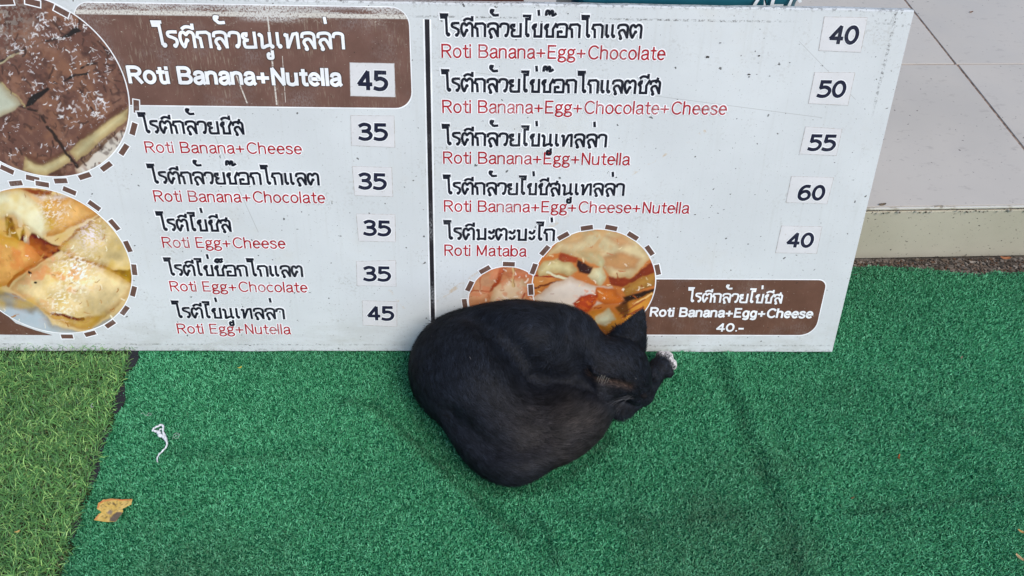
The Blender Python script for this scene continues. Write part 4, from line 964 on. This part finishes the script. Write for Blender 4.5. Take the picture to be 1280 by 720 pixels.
# ------------------------------------------------------------ the cat
def W(px, py, z): return at_z(px, py, z)
class SDF:
    def __init__(s, lo, hi, h):
        s.h = h; s.lo = np.array(lo); n = np.ceil((np.array(hi)-s.lo)/h).astype(int)+1; s.n = n
        g = [s.lo[i]+np.arange(n[i])*h for i in range(3)]
        s.X, s.Y, s.Z = np.meshgrid(*g, indexing='ij'); s.X = s.X.astype(np.float32); s.Y = s.Y.astype(np.float32); s.Z = s.Z.astype(np.float32)
        s.d = np.full(s.X.shape, 1.0, np.float32)
    def smin(s, d, k):
        h = np.clip(.5+.5*(s.d-d)/k, 0, 1); s.d = s.d*(1-h)+d*h-k*h*(1-h)
    def smax(s, d, k):
        h = np.clip(.5-.5*(s.d-d)/k, 0, 1); s.d = s.d*(1-h)+d*h+k*h*(1-h)
    def ell(s, c, r, k=.012, rz=0.0, ry=0.0):
        x, y, z = s.X-c[0], s.Y-c[1], s.Z-c[2]; co, si = math.cos(rz), math.sin(rz); x, y = x*co+y*si, -x*si+y*co
        if ry: co, si = math.cos(ry), math.sin(ry); x, z = x*co-z*si, x*si+z*co
        q = np.sqrt((x/r[0])**2+(y/r[1])**2+(z/r[2])**2); q2 = np.sqrt((x/r[0]**2)**2+(y/r[1]**2)**2+(z/r[2]**2)**2)+1e-9
        s.smin(q*(q-1)/q2, k)
    def capd(s, a, b, ra, rb):
        a = np.array(a); ab = np.array(b)-a; t_ = np.clip(((s.X-a[0])*ab[0]+(s.Y-a[1])*ab[1]+(s.Z-a[2])*ab[2])/(ab@ab), 0, 1)
        return np.sqrt((s.X-a[0]-ab[0]*t_)**2+(s.Y-a[1]-ab[1]*t_)**2+(s.Z-a[2]-ab[2]*t_)**2)-(ra+(rb-ra)*t_)
    def cap(s, a, b, ra, rb, k=.01): s.smin(s.capd(a, b, ra, rb), k)
    def carve(s, a, b, ra, rb, k=.01): s.smax(-s.capd(a, b, ra, rb), k)
    def ear(s, base, tip, wdir, w0, th_, k=.006, open_dir=None):
        base = np.array(base); tip = np.array(tip); e = tip-base; Ln = np.linalg.norm(e); e /= Ln
        wd = np.array(wdir, float); wd -= e*(wd@e); wd /= np.linalg.norm(wd); nn = np.cross(e, wd)
        dx, dy, dz = s.X-base[0], s.Y-base[1], s.Z-base[2]
        te = (dx*e[0]+dy*e[1]+dz*e[2])/Ln; ww = dx*wd[0]+dy*wd[1]+dz*wd[2]; n_ = dx*nn[0]+dy*nn[1]+dz*nn[2]
        r = w0*np.clip(1-te, 0, 1)**.8
        n2 = n_-(ww/w0)**2*w0*.45*(1 if open_dir is None else open_dir)
        d = np.maximum(np.maximum(np.abs(ww)-r, np.abs(n2)-th_*np.clip(1.15-te*.7, .4, 1.2)), np.maximum(-te-.25, te-1)*Ln)
        s.smin(d, k)
    def mesh(s):
        d = s.d; sg = d < 0; nx_, ny_, nz_ = d.shape
        c = [d[i:nx_-1+i, j:ny_-1+j, k:nz_-1+k] for i in (0, 1) for j in (0, 1) for k in (0, 1)]
        off = [(i, j, k) for i in (0, 1) for j in (0, 1) for k in (0, 1)]
        cs = sum((q < 0).astype(np.int8) for q in c); act = (cs > 0) & (cs < 8); idx = -np.ones(act.shape, np.int64); I = np.argwhere(act); idx[act] = np.arange(len(I))
        cv = np.stack([q[act] for q in c], 1); acc = np.zeros((len(I), 3)); cnt = np.zeros(len(I))
        for a in range(8):
            for b in range(a+1, 8):
                if sum(abs(off[a][q]-off[b][q]) for q in range(3)) != 1: continue
                m_ = (cv[:, a] < 0) != (cv[:, b] < 0); t_ = np.where(m_, cv[:, a]/(cv[:, a]-cv[:, b]+1e-12), 0)
                pt = np.array(off[a])[None, :]*(1-t_[:, None])+np.array(off[b])[None, :]*t_[:, None]
                acc += pt*m_[:, None]; cnt += m_
        V = s.lo+(I+acc/cnt[:, None])*s.h; Fs = []
        for ax in range(3):
            sl0 = [slice(None)]*3; sl1 = [slice(None)]*3; sl0[ax] = slice(0, -1); sl1[ax] = slice(1, None)
            a, b = sg[tuple(sl0)], sg[tuple(sl1)]; E_ = np.argwhere(a != b); o1, o2 = [q for q in range(3) if q != ax]
            ok = (E_[:, o1] > 0) & (E_[:, o2] > 0) & (E_[:, o1] < d.shape[o1]-1) & (E_[:, o2] < d.shape[o2]-1); E_ = E_[ok]
            def gi(s1, s2): q = E_.copy(); q[:, o1] -= s1; q[:, o2] -= s2; return idx[q[:, 0], q[:, 1], q[:, 2]]
            quad = np.stack([gi(1, 1), gi(0, 1), gi(0, 0), gi(1, 0)], 1); flip = a[tuple(E_.T)] ^ (ax == 1); quad[~flip] = quad[~flip][:, ::-1]; Fs.append(quad)
        return V, np.concatenate(Fs)
lo3 = (-.13, .49, -.008); hi3 = (.345, .86, .19)
s = SDF(lo3, hi3, .0022)
def field(P, A):
    q = (P-s.lo)/s.h; i0 = np.clip(np.floor(q).astype(int), 0, np.array(s.d.shape)-2); f = q-i0; out = 0
    for i in (0, 1):
        for j in (0, 1):
            for k in (0, 1):
                wgt = (f[:, 0] if i else 1-f[:, 0])*(f[:, 1] if j else 1-f[:, 1])*(f[:, 2] if k else 1-f[:, 2])
                out = out+wgt*A[i0[:, 0]+i, i0[:, 1]+j, i0[:, 2]+k]
    return out
def surf(px, py):     # first point of the cat along the ray
    d = ray(px, py); tq = np.linspace(.7, 1.6, 1800)/1.0; P = CAM+d*tq[:, None]
    ok = np.all((P > s.lo+s.h) & (P < s.lo+(np.array(s.d.shape)-2)*s.h), axis=1); P = P[ok]
    if not len(P): return None
    v = field(P, s.d); h_ = np.argmax(v < 0); return P[h_] if (v < 0).any() else None
def crease(pts, r_, k, sink=0.0):
    P = [surf(*p) for p in pts]
    P = [p+np.array(fw)*(sink-r_*.55) for p in P if p is not None]
    d = None
    for a, b in zip(P[:-1], P[1:]):
        q = s.capd(a, b, r_, r_); d = q if d is None else np.minimum(d, q)
    s.smax(-d, k)
# --- body (heights and places read off the photograph)
def E_(px, py, z, r, k=.02, rz=0.0, ry=0.0): s.ell(W(px, py, z), r, k, rz, ry)
#CATBEGIN
E_(592, 462, .068, (.088, .092, .074), .02, .5)           # haunch
E_(650, 434, .076, (.096, .064, .069), .02, -.12)          # back
E_(700, 434, .075, (.062, .056, .060), .02, -.2)                # shoulders
E_(622, 518, .050, (.072, .064, .052), .02, .3)
E_(606, 560, .034, (.034, .026, .030), .02, -.7)            # rump low
E_(640, 562, .040, (.052, .048, .040), .02)                # bottom of the curl
E_(700, 530, .042, (.088, .050, .045), .016, .62)          # thigh lying in front
E_(748, 458, .066, (.046, .042, .043), .016)               # neck
s.smax(-s.capd(W(612, 392, .166), W(672, 470, .112), .010, .022), .034)
s.smax(-s.capd(W(668, 470, .108), W(735, 486, .088), .018, .012), .022)
s.smax(-s.capd(W(742, 400, .150), W(722, 440, .140), .004, .008), .03)
crease([(598,392),(622,412),(645,436),(660,458),(674,474)], .011, .018)
crease([(664,470),(690,474),(715,478),(738,486)], .009, .008)
crease([(716,400),(712,425),(716,450),(724,468)], .010, .022)
crease([(560,520),(600,552),(640,560),(672,552)], .008, .024)
# head
E_(774, 458, .070, (.042, .040, .037), .009, -.6)
E_(786, 474, .058, (.031, .029, .027), .010, -.6)
E_(799, 489, .044, (.020, .019, .016), .008, -.6)          # muzzle
E_(760, 482, .052, (.026, .024, .022), .010)               # near cheek
s.ear(W(786, 430, .088), W(805, 386, .130), S_U*.8+np.array([0, -.4, -.5]), .028, .0034, .006)
s.ear(W(752, 470, .082), W(741, 466, .104), np.array([.8, -.2, -.35]), .019, .002, .006)
# forelegs
s.cap(W(776, 512, .018), W(804, 494, .018), .0135, .0135, .012)
s.cap(W(804, 494, .018), W(822, 466, .015), .0135, .0125, .008)
s.ell(W(825, 459, .016), (.0180, .0165, .0140), .006, .6)
for px, py, z_, rr in ((826, 446, .018, .0080), (834, 447, .018, .0088), (838.5, 456, .015, .0086), (836, 466, .013, .0074)):
    s.ell(W(px, py, z_), (rr, rr*1.05, rr*1.05), .0022)
s.ell(W(814, 471, .034), (.0100, .0130, .0120), .003)      # second paw peeping out beneath the cheek
s.ell(W(790, 447, .088), (.017, .015, .010), .008, -.6)    # brow
s.smax(-s.capd(W(789, 470, .080), W(797, 477, .066), .0022, .0022), .006)   # shut eye
crease([(737,484),(750,497),(766,508)], .007, .006)
crease([(757,477),(772,480),(786,484)], .003, .008)
s.smax(-s.capd(W(744, 469, .108), W(757, 475, .090), .0028, .004), .005)    # opening of the near ear
#CATEND
s.d = np.maximum(s.d, -(s.Z+.004)); 
sp_ = (s.X-S_O[0])*S_N[0]+(s.Y-S_O[1])*S_N[1]+(s.Z-S_O[2])*S_N[2]
s.smax(-(sp_-.006), .010)
CV, CF = s.mesh()
print('cat verts', len(CV), CV.min(0), CV.max(0))
t = NT('cat_skin', .75, .15); t.color((.008, .008, .010)); M_SKIN = t.m
cat = mesh('cat', CV-np.array([.02, .7, 0]), CF, M_SKIN, smooth=True, loc=(.02, .7, 0), label='black cat curled up asleep on the green carpet against the menu board', category='cat')
# vertex normals from the field
gxn, gyn, gzn = np.gradient(s.d, s.h)
tri = CV[CF]; area = .5*(np.linalg.norm(np.cross(tri[:, 1]-tri[:, 0], tri[:, 2]-tri[:, 0]), axis=1)+np.linalg.norm(np.cross(tri[:, 2]-tri[:, 0], tri[:, 3]-tri[:, 0]), axis=1))
cen = tri.mean(1); area = area*(cen[:, 2] > -.001)
NF = 150000; pick = rng.choice(len(CF), NF, p=area/area.sum()); a_, b_ = rng.random(NF)[:, None], rng.random(NF)[:, None]
T_ = tri[pick]; FP = (T_[:, 0]*(1-a_)+T_[:, 1]*a_)*(1-b_)+(T_[:, 3]*(1-a_)+T_[:, 2]*a_)*b_
FN = np.stack([field(FP, gxn), field(FP, gyn), field(FP, gzn)], 1); FN /= np.linalg.norm(FN, axis=1)[:, None]+1e-9
cc_ = W(672, 478, .06); ang = np.arctan2(FP[:, 1]-cc_[1], FP[:, 0]-cc_[0])
flow = np.stack([-np.sin(ang), np.cos(ang), np.full(NF, -.15)], 1)
nose = W(801, 492, .045); crown = W(765, 445, .1); hd = crown-nose; hd /= np.linalg.norm(hd)
hw_ = smooth01(np.linalg.norm(FP-W(778, 462, .065), axis=1), .075, .045)[:, None]
flow = flow*(1-hw_)+(FP-nose)/np.linalg.norm(FP-nose, axis=1)[:, None]*hw_
paw = W(830, 455, .015); pw_ = smooth01(np.linalg.norm(FP-W(815, 475, .015), axis=1), .075, .055)[:, None]*(FP[:, 2:3] < .034)
pd = paw-W(790, 505, .015); pd /= np.linalg.norm(pd); flow = flow*(1-pw_)+pd*pw_
flow = flow+rng.normal(0, .22, (NF, 3))+(np.stack([fbm(FP[:, 0]*45, FP[:, 1]*45, 5)-.5, fbm(FP[:, 0]*45+9, FP[:, 1]*45, 6)-.5, 0*ang], 1))*.9
flow -= FN*(flow*FN).sum(1)[:, None]; flow /= np.linalg.norm(flow, axis=1)[:, None]+1e-9
ln = rng.uniform(.008, .015, NF)*(1-.45*hw_[:, 0])*(1-.76*pw_[:, 0])*np.where(rng.random(NF) < .03, 1.5, 1)
earm = np.maximum(smooth01(np.linalg.norm(FP-W(799, 402, .114), axis=1), .034, .022), smooth01(np.linalg.norm(FP-W(743, 468, .1), axis=1), .022, .012)); ln = ln*(1-.66*earm)
lift = rng.uniform(.12, .50, NF)[:, None]
d1 = flow+FN*lift; d1 /= np.linalg.norm(d1, axis=1)[:, None]; d2 = flow+FN*(lift*.15-.02); d2 /= np.linalg.norm(d2, axis=1)[:, None]
P1 = FP+d1*(ln*.5)[:, None]; P2 = P1+d2*(ln*.5)[:, None]
side = np.cross(flow, FN)
wds = np.array([.00025, .00023, .00006])[None, :]*rng.uniform(.7, 1.3, NF)[:, None]
blk = np.array([.0100, .0132, .0205]); brn = np.array([.026, .0215, .0200]); rus = np.array([.085, .050, .033])
tint = np.exp(-(((FP[:, 0]-W(700, 545, .05)[0])/.08)**2+((FP[:, 1]-W(700, 545, .05)[1])/.055)**2))[:, None]
tint = np.clip(tint*1.1, 0, 1)*(.5+fbm(FP[:, 0]*30, FP[:, 1]*30, 71)[:, None])
colf = blk*(1-tint)+brn*tint
# sparse brownish temple between ear and eye
A0, A1 = surf(749, 473), surf(789, 484); ab = A1-A0; tt = np.clip(((FP-A0)@ab)/(ab@ab), 0, 1); dtm = np.linalg.norm(FP-A0-ab*tt[:, None], axis=1)
tm_ = np.maximum(np.exp(-(dtm/.0058)**2)*.62, np.exp(-(np.linalg.norm(FP-surf(740, 468), axis=1)/.005)**2))[:, None]; colf = colf*(1-tm_)+rus*tm_
# white toe tips
wt = np.zeros(NF)
for px, py, z_ in ((835, 446, .016), (840, 454, .014), (829, 443, .017)):
    wt = np.maximum(wt, np.exp(-(np.linalg.norm(FP-W(px, py, z_), axis=1)/.0125)**4))
wt = wt[:, None]; colf = colf*(1-wt)+np.array([.80, .78, .78])*wt
clump = fbm(FP[:, 0]*260+FP[:, 2]*90, FP[:, 1]*260+FP[:, 2]*90, 88, 2)[:, None]; colf = colf*rng.uniform(.5, 1.6, NF)[:, None]*(.10+1.8*clump)*(.75+.5*fbm(FP[:, 0]*70+FP[:, 2]*40, FP[:, 1]*70, 89, 3)[:, None]); colf = np.where(wt > .45, np.array([.72, .70, .70])*rng.uniform(.8, 1.1, NF)[:, None], colf); wds = wds*(1+1.2*wt); grey_ = (rng.random(NF) < .00004)[:, None]; colf = np.where(grey_, np.array([.3, .3, .3]), colf)
t = NT('cat_fur', .64, .22); a = t.n('ShaderNodeAttribute'); a.attribute_name = 'Col'; t.color(a.outputs['Color']); M_FUR = t.m
off = np.array([.02, .7, 0])
ribbons(np.stack([FP, P1, P2], 1)-off, side, wds, 'fur', M_FUR, colf, cat, kind='stuff')
def hairs(name, roots, tips, wd, col, sag=.1):
    N_ = len(roots); r_, t_ = np.array(roots), np.array(tips); md = (r_+t_)/2+np.array([0, 0, 1])*sag*np.linalg.norm(t_-r_, axis=1)[:, None]
    v = t_-r_; sd = np.cross(v, fw); sd = np.cross(v, np.array([0, -.6, .8])); sd /= np.linalg.norm(sd, axis=1)[:, None]
    w_ = np.tile(np.array([wd, wd*.8, wd*.25]), (N_, 1))
    return ribbons(np.stack([r_, md, t_], 1)-off, sd, w_, name, M_FUR, np.tile(np.array(col), (N_, 1)), cat)
rt_, tp_ = [], []
toC = -np.array(fw)*.006
for j in range(9):
    p = surf(788+random.uniform(-5, 6), 497+random.uniform(-4, 3))
    if p is None: continue
    q = W(742+random.uniform(-10, 22)+j*.5, 508+j*1.6+random.uniform(-3, 3), .050); rt_.append(p); tp_.append(q+toC)
if rt_: hairs('whiskers', rt_, tp_, .00009, (.12, .12, .13), .12)
rt_, tp_ = [], []
for x_, y_, dx_, dy_ in ((749, 467, -4, 9), (752, 468, -5, 10), (753.5, 469.5, -3, 7), (756, 469, -5, 10), (758.5, 471, -4, 8), (761, 472, -3, 6)):
    p = surf(x_, y_); q_ = surf(x_+dx_, y_+dy_)
    if p is not None and q_ is not None: rt_.append(p+toC*.8); tp_.append(q_+toC*1.2)
if rt_: hairs('ear_hair', rt_, tp_, .00018, (.40, .38, .34), .01)
# long stray hairs of the rump against the sign
rt_, tp_ = [], []
for j in range(30):
    f_ = random.random(); p = surf(536+f_*16, 412-f_*14)
    if p is None: continue
    d_ = -rt*random.uniform(.5, 1)+np.array([0, 0, 1])*random.uniform(-.2, .5); rt_.append(p); tp_.append(p+d_*random.uniform(.010, .018))
if rt_: hairs('guard_hair', rt_, tp_, .0002, (.012, .013, .016), .02)
# nose
p = surf(804, 494)
if p is not None:
    bm = SDF(p-.014, p+.014, .001); bm.ell(p, (.0058, .0045, .0040), .002, -.6); v_, f_ = bm.mesh()
    t = NT('nose_leather', .8, .1); t.color((.010, .009, .010)); mesh('nose', v_-off, f_, t.m, cat, smooth=True)
